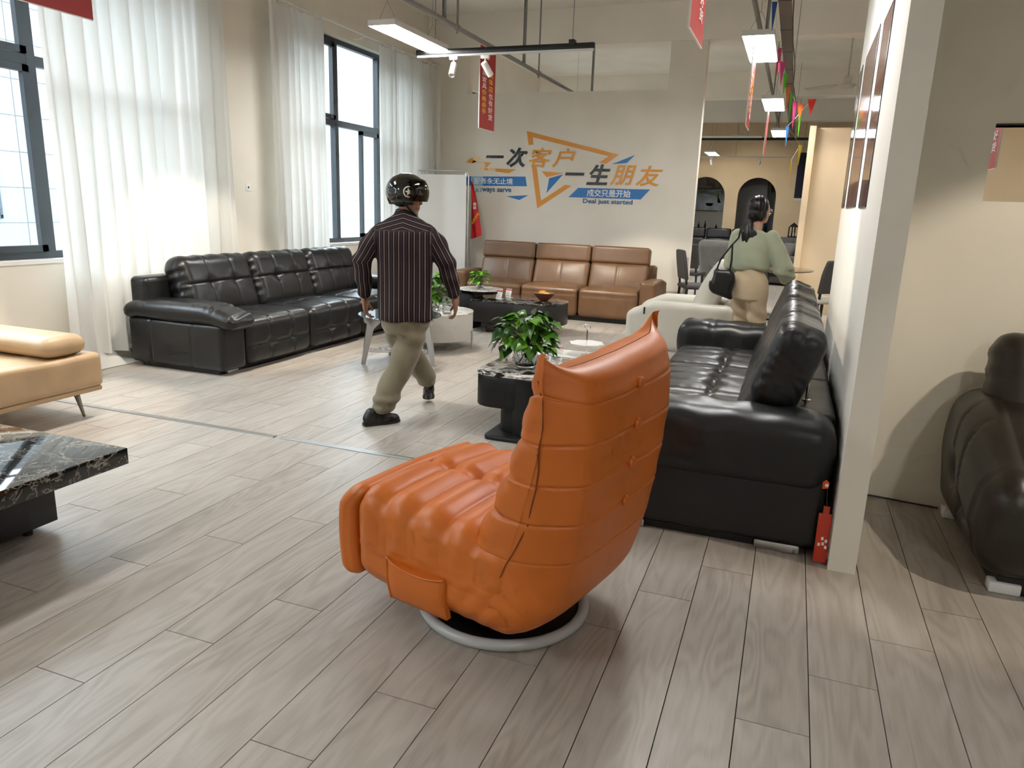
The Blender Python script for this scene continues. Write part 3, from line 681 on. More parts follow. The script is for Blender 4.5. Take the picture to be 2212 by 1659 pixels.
# buttons down the centre of the back
bt = None
for z in (.983, .845, .707, .567):
    x = sinterp(z, REAR)-.004
    if bt is None:
        bt = MB().lathe([(0, -.012), (.018, -.010), (.02, 0), (.015, .007), (0, .010)], n=16).xform(RY(-90)).build('button', M['org_leather'], OC); bt.location = (x, 0, z)
    else: c = bt.copy(); COL.objects.link(c); c.parent = OC; c.location = (x, 0, z)
M['ring'] = plain('worn_white_ring', srgb(176, 178, 178), .35)
rg = MB(); N = 64; Vr = []; 
for k in range(N+1):
    t = 2*math.pi*k/N; Vr.append((.312*math.cos(t), .312*math.sin(t), .022))
rg.tube(Vr, .021, 12, False).build('ring_base', M['ring'], OC)
MB().lathe([(.0, .004), (.295, .004), (.29, .012), (.1, .03), (.06, .05), (.055, .1), (.16, .105), (.16, .12), (0, .12)], n=40).build('swivel_column', M['black'], OC)
# piping seams that run from each ear down to the seat, and along the ridge
for sgn in (1, -1):
    pts = []
    for u, z in ((-.383, 1.05), (-.386, 1.0), (-.39, .955), (-.38, .89), (-.374, .829), (-.37, .76), (-.365, .697), (-.352, .63), (-.335, .568), (-.317, .52), (-.295, .468), (-.265, .418), (-.231, .368), (-.189, .315)):
        zq = min(z, 1.03); best = min((p for p in back_ring(zq) if p[1]*sgn > .2), key=lambda p: abs(p[0]-u)); k = sm((zq-.88)/.15)*.8; p = ear(best[0], best[1]+.001*sgn, z if z <= 1.03 else 1.03, k); pts.append(p)
    MB().tube(pts[1:], .0024, 6).build('piping', M['org_seam'], BK)
# ================================================================== tables and what stands on them
M['blkmarble'] = marble('black_white_marble', srgb(16, 15, 16), srgb(190, 185, 176), 3.2, .07, .014)
M['panda'] = marble('panda_marble', srgb(24, 22, 22), srgb(236, 232, 224), 3.2, .06, .06, srgb(96, 74, 52))
M['whmarble'] = marble('white_marble', srgb(226, 222, 214), srgb(150, 146, 140), 4, .12, .05)
M['drum'] = plain('matt_grey_white', srgb(196, 194, 186), .55)
M['clear'] = glass('clear_glass', (.97, .99, .99))
def brushed_black():
    t = NT('brushed_black'); p = t.obj(); n = t.noise(t.mapping(p, (3, 3, 120)), 1, 3); t.l(t.ramp(n, [(.3, srgb(12, 12, 13)), (.7, srgb(24, 24, 25))]), t.b.inputs['Base Color']); t.set(rough=.42, spec=.35); return t.m
M['brushed'] = brushed_black()
# ---- low black marble table at the left edge
mt = empty('coffee_table', (-3.35, 1.45, 0), 0, 'long low black marble coffee table beside the tan sofa', 'coffee table')
M['blkmarble2'] = marble('dark_veined_marble', srgb(26, 25, 25), srgb(150, 142, 130), 2.6, .05, .016, srgb(50, 47, 44))
box('table_top', -.67, .67, -.85, .86, .345, .42, M['blkmarble2'], mt, .004)
box('base', -.35, .31, -.6, .76, .045, .345, M['black'], mt, .004)
for x in (-.3, .24):
    for y in (-.5, .66): MB().lathe([(.0, 0), (.02, 0), (.022, .045), (0, .045)], (x, y, 0), 12).build('foot', M['black'], mt)
# ---- near black table with panda-marble top
nt = empty('coffee_table', (-1.5, 4.8, 0), 0, 'black rounded coffee table with a patterned marble top behind the orange chair', 'coffee table')
MB().prism(rrect(-.43, .45, -.38, .40, .13), .20, .418).build('drum', M['brushed'], nt, bevel=.012)
MB().prism(rrect(-.435, .455, -.385, .405, .135), .418, .44).build('table_top', M['panda'], nt, bevel=.005)
MB().prism(rrect(-.28, .16, -.33, -.02, .15), .03, .2).build('pedestal', M['brushed'], nt)
pd = MB().prism(rrect(-.17, .12, -.41, -.1, .14), .03, .419).build('front_column', M['brushed'], nt)
MB().prism(rrect(-.31, .35, -.46, .02, .05), 0, .03).build('foot_plate', M['black'], nt, bevel=.008)
box('rear_leg', -.37, -.1, .08, .24, 0, .2, M['brushed'], nt, .005)
wt = empty('coffee_table', (-1.48, 5.38, 0), 0, 'white-topped coffee table tucked behind the patterned marble one', 'coffee table')
MB().prism(rrect(-.42, .5, -.165, .17, .06), .39, .43).build('table_top', M['white'], wt, bevel=.006)
box('base', -.3, .38, -.1, .1, 0, .39, M['white'], wt, .01)
# ---- black oval table and the round side table nested against it
ot = empty('coffee_table', (-3.1, 8.66, 0), 0, 'black oval coffee table in front of the brown sofa', 'coffee table')
oval = [(-.6, -.38), (-.6, .38)]; oval = rrect(-.6, -.1, -.38, .38, .06)
poly = [p for p in rrect(-.6, .58, -.38, .38, .37, 10)]
lp = [(-.58, -.38), (.2, -.38)]+[(.2+.38*math.cos(math.radians(a)), .38*math.sin(math.radians(a))) for a in range(-80, 81, 10)]+[(.2, .38), (-.58, .38)]
MB().prism(lp, .13, .385).build('drum', plain('dark_lacquer', srgb(34, 31, 30), .4), ot, bevel=.008)
MB().prism([(x*1.008, y*1.01) for x, y in lp], .385, .402).build('table_top', M['blkmarble'], ot, bevel=.004)
lp2 = [(-.46, -.25), (.17, -.25)]+[(.17+.25*math.cos(math.radians(a)), .25*math.sin(math.radians(a))) for a in range(-75, 76, 15)]+[(.17, .25), (-.46, .25)]
MB().prism(lp2, 0, .13).build('plinth', M['blkmarble'], ot)
box('door_gap', -.002, .003, -.383, -.37, .14, .38, M['seam'], ot)
sd = empty('side_table', (-3.8, 8.66, 0), 0, 'round white-topped black side table nested against the oval table', 'side table')
MB().lathe([(0, .455), (.285, .455), (.295, .463), (.295, .49), (0, .49)], (.12, 0, 0), 40).build('rim', M['blackgloss'], sd)
MB().lathe([(0, .49), (.288, .49), (.285, .502), (0, .502)], (.12, 0, 0), 40).build('table_top', M['whmarble'], sd)
MB().prism(rrect(-.12, .09, -.16, .16, .03), .03, .455).build('column', plain('dark_brown_lacquer', srgb(30, 26, 25), .4), sd, bevel=.004)
MB().prism([(-.15, -.12), (-.08, -.19), (.09, -.19), (.09, .19), (-.08, .19), (-.15, .12)], 0, .03).build('foot_plate', M['black'], sd, bevel=.006)
# ---- glass side table with steel legs + white drum table
gt = empty('side_table', (-3.5, 6.24, 0), 0, 'round glass-topped side table on three steel legs behind the man', 'side table')
gm = plain('grey_mirror_glass', srgb(70, 78, 80), .02, spec=1.0); gm.node_tree.nodes['Principled BSDF'].inputs['Metallic'].default_value = .35
MB().lathe([(0, .47), (.40, .47), (.403, .474), (.4, .48), (0, .48)], n=48).build('glass_top', gm, gt)
for a in (225, 135, 0):
    ca, sa = math.cos(math.radians(a)), math.sin(math.radians(a)); pf = [(.20, .47), (.34, .47), (.36, .44), (.355, .41), (.33, .395), (.385, 0), (.35, 0), (.265, .34), (.235, .37), (.20, .40)]
    v = [((r*ca-o*sa), (r*sa+o*ca), z) for o in (-.018, .018) for r, z in pf]; n = len(pf)
    MB().add(v, [tuple(range(n))[::-1], tuple(range(n, 2*n))]+[(i, (i+1) % n, n+(i+1) % n, n+i) for i in range(n)]).build('leg', M['steel'], gt, bevel=.004)
tri = []
for k in range(3):
    a0 = math.radians((225, 0, 135)[k]); a1 = math.radians((0, 135, 225)[k]+(360 if k == 0 else 0)) if k == 0 else math.radians((0, 135, 225)[k])
P = [(.30*math.cos(math.radians(a)), .30*math.sin(math.radians(a))) for a in (0, 135, 225)]
for i in range(3):
    p, q = Vector(P[i]).to_3d(), Vector(P[(i+1) % 3]).to_3d()
    for t in range(8): s = t/8; m_ = p.lerp(q, s); m_ = m_*(1-.34*math.sin(math.pi*s)); tri.append((m_.x, m_.y))
MB().prism(tri, .135, .155).build('lower_shelf', M['whmarble'], gt)
for i in range(3): MB().tube([(P[i][0], P[i][1], .125), (P[(i+1) % 3][0], P[(i+1) % 3][1], .125)], .009, 8).build('rail', M['steel'], gt)
dt = empty('coffee_table', (-3.6, 7.18, 0), 0, 'round white drum coffee table behind the man', 'coffee table')
MB().lathe([(0, .11), (.42, .11), (.425, .12), (.425, .385), (0, .385)], n=56).build('drum', M['drum'], dt)
MB().lathe([(0, .385), (.43, .385), (.432, .39), (.43, .402), (0, .402)], n=56).build('table_top', M['whmarble'], dt)
for a in (10, 100, 190, 280):
    x, y = .43*math.cos(math.radians(a)), .43*math.sin(math.radians(a)); MB().tube([(x, y, .2), (x*1.01, y*1.01, .1), (x*.99, y*.99, 0)], [.012, .014, .008], 8).build('leg', M['steel'], dt)
# ---- plants: leafy pothos in glass bowls
def leaf_mesh(name, m):
    v = []; f = []; N = 7; W = [0, .30, .46, .48, .40, .24, .09, 0]
    for i in range(N+1):
        t = i/N; w = W[i]*.75
        for k, s in enumerate((-1, -.5, 0, .5, 1)): v.append((t, s*w, -.32*t*t+.12*abs(s)*w*2+.03))
    for i in range(N):
        for k in range(4): a = i*5+k; f.append((a, a+1, a+6, a+5))
    me = bpy.data.meshes.new(name); me.from_pydata(v, [], f); me.materials.append(m); me.polygons.foreach_set('use_smooth', [True]*len(f)); return me
def leaf_mat(name, a, b):
    t = NT(name); oi = t.n('ShaderNodeObjectInfo').outputs['Random']; n = t.noise(t.obj(), 3.5, 2); t.l(t.ramp(t.math('ADD', t.math('MULTIPLY', oi, .7), t.math('MULTIPLY', n, .3)), [(.2, a), (.85, b)]), t.b.inputs['Base Color']); t.set(rough=.3, spec=.5); return t.m
M['leaf'] = leaf_mat('green_leaf', srgb(24, 62, 14), srgb(92, 146, 36)); M['leaf2'] = leaf_mat('bright_leaf', srgb(52, 110, 20), srgb(128, 182, 52)); M['stem'] = plain('stem', srgb(88, 110, 48), .6); M['root'] = plain('brown_roots', srgb(92, 58, 40), .8)
def plant(loc, R, Hh, nleaf, size, mat_, label, seed, pot_r, pot_h):
    rnd = random.Random(seed); root = empty('potted_pothos', loc, 0, label, 'plant')
    MB().lathe([(0, .004), (pot_r*.8, .004), (pot_r*.95, pot_h*.3), (pot_r, pot_h*.65), (pot_r*.93, pot_h), (pot_r*.88, pot_h), (pot_r*.94, pot_h*.62), (pot_r*.88, pot_h*.3), (pot_r*.7, .012), (0, .012)], n=28).build('glass_bowl', M['clear'], root)
    rt = MB()
    for k in range(7):
        a = rnd.uniform(0, 6.28); rt.tube([(0, 0, pot_h*1.05), (pot_r*.4*math.cos(a), pot_r*.4*math.sin(a), pot_h*.6), (pot_r*.6*math.cos(a+.5), pot_r*.6*math.sin(a+.5), pot_h*.18)], .004, 5)
    rt.build('roots', M['root'], root); me = leaf_mesh('leaf', mat_); st = MB()
    for k in range(nleaf):
        a = rnd.uniform(0, 6.283); q = rnd.random()**.6; el = rnd.uniform(-.25, 1.45); rr = R*(.35+.65*q)*math.cos(max(0, el)*.85)
        p = Vector((rr*.72*math.cos(a), rr*.72*math.sin(a), pot_h+Hh*(.2+.62*math.sin(max(-.2, el)*.95)))); s = size*rnd.uniform(.65, 1.2)
        o = bpy.data.objects.new('leaf', me); COL.objects.link(o); o.parent = root
        droop = rnd.uniform(.1, .9)-.35*math.sin(max(0, el)); o.matrix_local = Matrix.Translation(p) @ RZ(math.degrees(a)+rnd.uniform(-55, 55)) @ RY(math.degrees(droop)-5) @ RX(rnd.uniform(-35, 35)) @ Matrix.Scale(s, 4)
        st.tube([(0, 0, pot_h*.8), (p.x*.5, p.y*.5, p.z*.75+pot_h*.2), tuple(p)], .0022, 4)
    st.build('stems', M['stem'], root); return root
plant((-1.66, 4.74, .44), .30, .30, 130, .115, M['leaf'], 'large leafy pothos in a clear glass bowl on the patterned marble table', 4, .085, .12)
plant((-3.66, 8.58, .502), .16, .17, 60, .075, M['leaf2'], 'small bright green pothos in a glass on the round side table', 6, .05, .09)
plant((-3.66, 7.3, .402), .22, .32, 64, .12, M['leaf'], 'dark green pothos on the white drum table half hidden by the man', 11, .06, .1)
# ---- small things on the tables
M['card'] = plain('white_card', srgb(238, 236, 232), .5); M['cardred'] = plain('card_red_band', srgb(200, 90, 80), .5); M['ink'] = plain('ink', srgb(70, 66, 66), .6)
def price_card(loc, rz, w, h, label):
    c = empty('price_card', loc, rz, label, 'sign'); k = math.tan(math.radians(14))
    def slab(name, z0, z1, d, m, x0=-w/2, x1=w/2): return MB().add([(x0, -d+z0*k, z0), (x1, -d+z0*k, z0), (x1, -d+z1*k, z1), (x0, -d+z1*k, z1), (x0, .003+z0*k, z0), (x1, .003+z0*k, z0), (x1, .003+z1*k, z1), (x0, .003+z1*k, z1)], [(3, 2, 1, 0), (4, 5, 6, 7), (0, 1, 5, 4), (1, 2, 6, 5), (2, 3, 7, 6), (3, 0, 4, 7)]).build(name, m, c, smooth=False)
    slab('panel', 0, h, .002, M['card']); slab('red_band', h*.8, h*.98, .003, M['cardred'])
    for i in range(3): slab('text_line', h*(.6-.2*i), h*(.63-.2*i), .003, M['ink'], -w*.35, w*(.1+.12*i))
    box('foot', -w/2, w/2, -.004, .05, 0, .003, M['card'], c); return c
price_card((-3.38, 8.52, .402), -.42, .10, .11, 'white price card with red header, the nearer of two on the oval table')
price_card((-3.34, 8.74, .402), -.42, .10, .11, 'white price card with red header, the farther of two on the oval table')
price_card((-1.62, 5.33, .43), -.3, .12, .06, 'small white price card lying behind the large pothos')
bw_ = empty('fruit_bowl', (-2.83, 8.68, .402), 0, 'brown wooden bowl on the oval coffee table', 'bowl')
M['bowlwood'] = plain('bowl_wood', srgb(120, 66, 44), .45)
MB().lathe([(0, 0), (.045, 0), (.05, .006), (.1, .05), (.135, .1), (.13, .102), (.093, .054), (.04, .014), (0, .012)], n=36).build('bowl', M['bowlwood'], bw_)
def fruit_mat(n_, a, b, c):
    t = NT(n_); n = t.noise(t.obj(), 9, 2); t.l(t.ramp(n, [(.35, a), (.5, b), (.65, c)]), t.b.inputs['Base Color']); t.set(rough=.35); return t.m
M['mango'] = fruit_mat('mango_skin', srgb(214, 52, 44), srgb(226, 120, 60), srgb(214, 196, 70)); M['yellow'] = plain('yellow_skin', srgb(222, 186, 60), .4)
for (x, y, z, s, mm, lb) in ((-.02, 0, .092, (.055, .045, .042), 'mango', 'red and yellow mango on top in the wooden bowl'), (.045, -.03, .078, (.045, .036, .034), 'yellow', 'yellow fruit at the right in the wooden bowl'), (-.055, .03, .075, (.042, .036, .034), 'mango', 'small red fruit at the back of the wooden bowl')):
    o = MB().lathe([(math.sin(math.pi*k/12)*(1-.12*math.cos(math.pi*k/12)), -math.cos(math.pi*k/12)) for k in range(13)], n=20).xform(Matrix.Diagonal((s[0], s[1], s[2], 1))).build('fruit', M[mm], None); o.location = (-2.83+x, 8.68+y, .402+z); tag(o, lb, 'fruit')
# tiered plate behind the big plant
cp = empty('cake_stand', (-1.4, 5.4, .43), 0, 'white scalloped cake stand with a ring handle by the large pothos', 'cake stand')
def scallop(r, z): 
    v = [(0, 0, z)]; N = 48
    for k in range(N): t = 2*math.pi*k/N; rr = r*(1+.05*math.cos(8*t)); v.append((rr*.75*math.cos(t), rr*.75*math.sin(t), z+.002))
    for k in range(N): t = 2*math.pi*k/N; rr = r*(1+.06*math.cos(8*t)); v.append((rr*math.cos(t), rr*math.sin(t), z+.018))
    n = len(v); v += [(x, y, q-.006) for x, y, q in v]; f = []
    for k in range(N): a, b = 1+k, 1+(k+1) % N; f += [(0, a, b), (a, a+N, b+N, b), (n, n+b, n+a), (n+a, n+b, n+b+N, n+a+N), (a+N, n+a+N, n+b+N, b+N)]
    return v, f
MB().add(*scallop(.13, .08)).build('plate', M['white'], cp); MB().tube([(0, 0, 0), (0, 0, .2)], .005, 8).build('pole', M['chrome'], cp)
MB().lathe([(0, 0), (.05, 0), (.045, .008), (0, .012)], n=24).build('foot', M['white'], cp)
MB().tube([(.022*math.sin(t*math.pi/8), 0, .222-.022*math.cos(t*math.pi/8)) for t in range(17)], .004, 6, False).build('ring_handle', M['chrome'], cp)
# ribbed tumbler and two little glasses on the drum table
tb = empty('glass_tumbler', (-3.36, 7.0, .402), 0, 'ribbed clear tumbler on the white drum table by the man\'s right hand', 'glass')
rib = [(0, .004), (.045, .004)]+[(.047+.0035*math.sin(k*1.6), .01+.17*k/22) for k in range(23)]+[(.04, .18)]+[(.042+.0035*math.sin(k*1.6), .01+.17*k/22) for k in range(22, -1, -1)]+[(0, .012)]
MB().lathe(rib, n=28).build('tumbler', M['clear'], tb)
for i, (x, y, lb) in enumerate(((-3.5, 6.9, 'tiny clear glass on the drum table, the left of two'), (-3.44, 6.93, 'tiny clear glass on the drum table, the right of two'))):
    o = MB().lathe([(0, .003), (.016, .003), (.02, .035), (.018, .035), (.014, .008), (0, .008)], n=18).build('small_glass', M['clear'], None); o.location = (x, y, .402); tag(o, lb, 'glass')
o = box('tissue_pack', -.03, .03, -.02, .02, 0, .05, plain('cream_paper', srgb(214, 196, 150), .7), None, .006); o.location = (-3.6, 6.2, .48); tag(o, 'small cream packet on the glass side table by the man\'s left hand', 'packet')
# cushion on the floor behind the tan sofa
def rugcol():
    t = NT('patterned_cushion'); w = t.n('ShaderNodeTexWave'); w.inputs['Scale'].default_value = 9; w.inputs['Distortion'].default_value = 3; t.l(t.obj(), w.inputs[0]); t.l(t.ramp(w.outputs[1], [(.35, srgb(196, 180, 156)), (.65, srgb(158, 138, 112))]), t.b.inputs['Base Color']); t.set(rough=.9); return t.m
o = pillow('floor_cushion', (.42, .42, .1), .045, rugcol(), None, lambda x, y, z: (x, y, z*(1-.5*max(abs(x), abs(y))/.21)), .03, (0, 0, .05)); o.location = (-5.6, 4.28, .0); tag(o, 'beige patterned cushion lying on the floor behind the tan sofa', 'cushion')
# tags on the glossy black sofa
rt_ = empty('price_tag', (.272, 3.335, .01), 0, 'large red plastic-sleeved price tag hanging on the corner of the glossy black sofa', 'tag')
box('sleeve', -.028, .028, -.004, .004, 0, .235, M['redtag'], rt_, .002); box('tab', -.012, .014, -.003, .003, .235, .27, M['redtag'], rt_)
for (x, z) in ((0, .11), (.016, .1), (-.012, .08), (.004, .085), (.017, .07)): box('label', x-.005, x+.005, -.006, -.004, z, z+.014, M['card'], rt_)
MB().tube([(0, 0, .27), (-.01, 0, .36)], .0015, 5).build('string', M['ink'], rt_)
sq = empty('price_tag', (.255, 3.332, .36), 0, 'small orange tag pinned to the side of the glossy black sofa', 'tag'); MB().prism([(-.012, 0), (.012, .004), (.014, .03), (0, .042), (-.013, .03)], -.003, .003, RX(90)).build('card', plain('orange_tag', srgb(220, 84, 30), .4), sq); MB().lathe([(0, 0), (.008, 0), (.008, .004), (0, .004)], (.004, 0, 0), 12).xform(Matrix.Translation((0, -.004, .02)) @ RX(90)).build('eyelet', M['card'], sq)
cd = MB().tube([(.43, 4.352, .006), (.6, 4.35, .008), (.7, 4.34, .007), (.8, 4.325, .006), (.9, 4.312, .006)], .004, 6).build('power_cord', M['black'], None); tag(cd, 'thin black cord along the foot of the alcove wall', 'cord')
# ================================================================== people
def sph(c, r, n=14, m=9):
    mb = MB(); prof = [(math.sin(math.pi*k/m), -math.cos(math.pi*k/m)) for k in range(m+1)]; mb.lathe(prof, n=n); rr = r if isinstance(r, (tuple, list)) else (r, r, r)
    mb.xform(Matrix.Translation(c) @ Matrix.Diagonal((*rr, 1))); return mb
class Blob:
    """union of rounded limbs, fused into one continuous skin by a voxel remesh"""
    def __init__(s): s.mb = MB()
    def limb(s, pts, n=14):
        P = [Vector(p[:3]) for p in pts]; R = [p[3] for p in pts]; s.mb.tube(P, R, n)
        for p, r in zip(P, R): b = sph(p, r); s.mb.add(b.v, b.f)
        return s
    def ell(s, c, r, rot=None):
        b = sph((0, 0, 0), r, 20, 12); T = Matrix.Translation(c)
        if rot is not None: T = T @ rot
        b.xform(T); s.mb.add(b.v, b.f); return s
    def loft(s, rings, n=28):
        """rings: (centre, right-vector*ra, forward-vector*rb)"""
        v = []; f = []
        for c, ra, rb in rings:
            for k in range(n): t = 2*math.pi*k/n; v.append(Vector(c)+math.cos(t)*Vector(ra)+math.sin(t)*Vector(rb))
        for i in range(len(rings)-1):
            for k in range(n): f.append((i*n+k, i*n+(k+1) % n, (i+1)*n+(k+1) % n, (i+1)*n+k))
        f.append(tuple(range(n))[::-1]); f.append(tuple(range((len(rings)-1)*n, len(rings)*n))); s.mb.add(v, f); return s
    def skin(s, name, m, parent, voxel=.01, smooth=4, disp=None, attr=None, origin=None):
        bm = bmesh.new(); vs = [bm.verts.new(p) for p in s.mb.v]
        for q in s.mb.f:
            try: bm.faces.new([vs[i] for i in q])
            except ValueError: pass
        bmesh.ops.recalc_face_normals(bm, faces=bm.faces[:]); me = bpy.data.meshes.new(name); bm.to_mesh(me); bm.free()
        o = bpy.data.objects.new('tmp', me); COL.objects.link(o); r = o.modifiers.new('r', 'REMESH'); r.mode = 'VOXEL'; r.voxel_size = voxel; r.adaptivity = 0
        if smooth: k = o.modifiers.new('s', 'SMOOTH'); k.iterations = smooth; k.factor = .5
        bpy.context.view_layer.update(); me2 = bpy.data.meshes.new_from_object(o.evaluated_get(bpy.context.evaluated_depsgraph_get())); bpy.data.objects.remove(o); bpy.data.meshes.remove(me)
        if disp:
            nn = [v.normal.copy() for v in me2.vertices]
            for v, n in zip(me2.vertices, nn): v.co += n*disp(v.co)
        if attr:
            a = me2.attributes.new('stripe', 'FLOAT', 'POINT'); a.data.foreach_set('value', [attr(v.co) for v in me2.vertices])
        off = Vector(parent.location) if parent else Vector((0, 0, 0))
        for v in me2.vertices: v.co -= off
        me2.name = name; me2.materials.clear(); return link(name, me2, m, parent, True, 180)
def frame(O, r, f):
    r = Vector((*r, 0)).normalized(); f = Vector((*f, 0)).normalized(); O = Vector((*O, 0))
    return (lambda a, b, z: O+r*a+f*b+Vector((0, 0, z))), r, f
def hand(b, w, d, side, palm, curl=.5, L=.17, thumb_dir=None):
    """palm and five fingers hanging from wrist w along direction d; side = thumb side, palm = palm normal"""
    d, side, palm = (Vector(x).normalized() for x in (d, side, palm)); w = Vector(w)
    b.limb([(*w, .024), (*(w+d*.03), .026)])
    for s in (-.026, -.009, .009, .026): b.limb([(*(w+d*.02+side*s*.8), .016), (*(w+d*.09+side*s), .0145)])
    for k, (s, l) in enumerate(((.028, .070), (.0095, .080), (-.0095, .074), (-.028, .058))):
        p = w+d*.088+side*s; q = d; pts = [(*p, .0098)]
        for j, fr in enumerate((.45, .32, .23)):
            ang = curl*(.55+.5*j)*(1+.12*k); q = (d*math.cos(ang*(j+1)*.62)+palm*math.sin(ang*(j+1)*.62)).normalized(); p = p+q*l*fr*1.15; pts.append((*p, .0092-.0008*j))
        b.limb(pts, 10)
    p = w+d*.035+side*.026; q1 = (d*.6+side*.6+palm*.35).normalized(); q2 = (d*.85+side*.15+palm*.5).normalized(); b.limb([(*p, .014), (*(p+q1*.035), .0125), (*(p+q1*.035+q2*.03), .0105), (*(p+q1*.035+q2*.052), .009)], 10)
def head(b, c, fwd, s=1.0):
    """head with brow, nose, mouth, chin and ears looking along fwd"""
    f = Vector(fwd).normalized(); r = f.cross(Vector((0, 0, 1))).normalized(); R = Matrix((r, f, Vector((0, 0, 1)))).transposed().to_4x4(); c = Vector(c)
    P = lambda x, y, z: c+s*(r*x+f*y+Vector((0, 0, z)))
    b.ell(c+Vector((0, 0, .02*s)), (.074*s, .094*s, .098*s), R); b.ell(P(0, .022, -.045), (.058*s, .07*s, .068*s), R); b.ell(P(0, .055, -.095), (.03*s, .028*s, .022*s), R)
    b.ell(P(0, .09, -.022), (.013*s, .018*s, .026*s), R); b.ell(P(0, .098, -.036), (.016*s, .014*s, .011*s), R); b.ell(P(0, .082, -.066), (.024*s, .012*s, .007*s), R); b.ell(P(0, .08, -.076), (.02*s, .011*s, .007*s), R)
    b.ell(P(0, .078, .018), (.05*s, .018*s, .012*s), R)
    for q in (-1, 1): b.ell(P(q*.075, -.005, -.018), (.012*s, .02*s, .03*s), R); b.ell(P(q*.03, .07, -.03), (.022*s, .018*s, .02*s), R)
    return P
def eyes(parent, P, s=1.0):
    for q in (-1, 1):
        o = sph(P(q*.03, .078, 0.0)-parent.location, .012*s).build('eye', plain('eye_white', (.8, .8, .78), .3), parent); i = sph(P(q*.03, .0875, 0.0)-parent.location, .0055*s).build('iris', M['black'], o)
# ------------------------------------------------------------------ the man with the helmet
MO = (-2.47, 4.47); mp, mr, mf = frame(MO, (.94, .35), (-.35, .94)); hd = Vector((.93, .30, -.05)).normalized(); hc = Vector(mp(.01, .01, 1.585))
MAN = empty('person', mp(0, 0, 0), 0, 'man in a black helmet, striped dark shirt and khaki trousers walking away', 'person')
RA = [(.175, -.01, 1.335), (.285, -.005, 1.135), (.345, .06, .905)]; LA = [(-.175, -.01, 1.335), (-.29, -.02, 1.14), (-.29, .05, .89)]
RLg = [mp(.085, 0, .88), mp(.01, -.01, .50), Vector((-2.59, 4.335, .10))]; LLg = [mp(-.085, .02, .88), mp(-.03, .22, .50), Vector((-2.50, 4.90, .20))]
b = Blob(); P_ = head(b, hc-Vector((0, 0, .015)), hd); b.limb([(*mp(0, 0, 1.36), .06), (*(hc-Vector((0, 0, .09))), .054)])
b.loft([(mp(0, 0, z), mr*ra, mf*rb) for z, ra, rb in ((.82, .14, .10), (.95, .145, .10), (1.1, .14, .095), (1.28, .16, .1), (1.38, .17, .08), (1.42, .1, .06))])
for A in (RA, LA): p = [mp(*q) for q in A]; b.limb([(*p[0], .042), (*p[1], .038), (*p[2], .028)])
for G in (RLg, LLg): b.limb([(*G[0], .075), (*G[1], .052), (*G[2], .035)])
hand(b, mp(*RA[2])-Vector((0, 0, .01)), mf*.15+mr*.03+Vector((0, 0, -1)), mf, -mr, .45)
hand(b, mp(*LA[2])-Vector((0, 0, .01)), mf*.12+mr*.06+Vector((0, 0, -1)), mf, mr, .55)
body = b.skin('body', M['skin'], MAN, .0065, 3); eyes(MAN, P_)
def shirt_mat():
    t = NT('striped_shirt'); a = t.n('ShaderNodeAttribute'); a.attribute_name = 'stripe'; s = a.outputs['Fac']
    def line(per, ph, w): return t.math('LESS_THAN', t.math('ABSOLUTE', t.math('SUBTRACT', t.math('FRACT', t.math('ADD', t.math('DIVIDE', s, per), ph)), .5)), w)
    l1 = line(.034, .1, .085); l2 = line(.034, .62, .11); mx = t.n('ShaderNodeMix', data_type='RGBA'); mx.inputs[6].default_value = (*srgb(34, 27, 29), 1); mx.inputs[7].default_value = (*srgb(58, 44, 48), 1); t.l(l2, mx.inputs[0])
    m2 = t.n('ShaderNodeMix', data_type='RGBA'); t.l(mx.outputs[2], m2.inputs[6]); m2.inputs[7].default_value = (*srgb(122, 108, 104), 1); t.l(l1, m2.inputs[0]); t.l(m2.outputs[2], t.b.inputs['Base Color']); t.set(rough=.85, spec=.2); return t.m
b = Blob()
b.loft([(mp(x, y, z), mr*ra, mf*rb) for z, x, y, ra, rb in ((.735, .0, .0, .185, .135), (.76, 0, 0, .19, .14), (.88, 0, 0, .188, .138), (1.0, 0, 0, .186, .132), (1.14, 0, 0, .19, .13), (1.26, 0, -.005, .197, .13), (1.335, 0, -.01, .2, .118), (1.385, 0, -.005, .175, .098), (1.425, 0, 0, .115, .078), (1.452, 0, .005, .072, .066), (1.49, .005, .012, .066, .064))], 40)
for A in (RA, LA):
    p = [mp(*q) for q in A]; w = p[1]+(p[2]-p[1])*.80; q0 = p[0]+(Vector(mp(0, 0, p[0].z))-p[0])*.16; b.limb([(*q0, .066), (*(p[0]+(p[1]-p[0])*.3), .07), (*((p[0]+p[1])/2), .07), (*p[1], .066), (*((p[1]+w)/2), .06), (*w, .050)], 20); b.limb([(*(p[1]+(p[2]-p[1])*.74), .054), (*(p[1]+(p[2]-p[1])*.84), .054)], 20)
def loc(v): d = v-Vector(mp(0, 0, 0)); return d.dot(mr), d.dot(mf), v.z
def near_arm(v):
    best = None
    for A in (RA, LA):
        p = [mp(*q) for q in A]
        for u, w in zip(p, p[1:]):
            t = max(0, min(1, (v-u).dot(w-u)/(w-u).length_squared)); q = u+(w-u)*t; dd = (v-q).length
            if best is None or dd < best[0]: best = (dd, v-q, (w-u).normalized(), A is RA)
    return best
def shirt_attr(v):
    a, c, z = loc(v); dd, off, ax, isr = near_arm(v)
    if abs(a) > .19 and dd < .09: e = ax.cross(mf).normalized(); return off.dot(e)*1.1+.3
    if z > 1.345: return z*1.15+.35*abs(a)
    return a
def shirt_disp(v):
    a, c, z = loc(v); return .005*math.sin(a*26+5*math.sin(z*5))*sm((1.25-z)*3)+.004*math.sin(z*38+a*20)*sm((1.0-z)*4)*ga(a-.08, .12)+.006*math.sin(z*48+9*a)*sm((abs(a)-.2)*20)
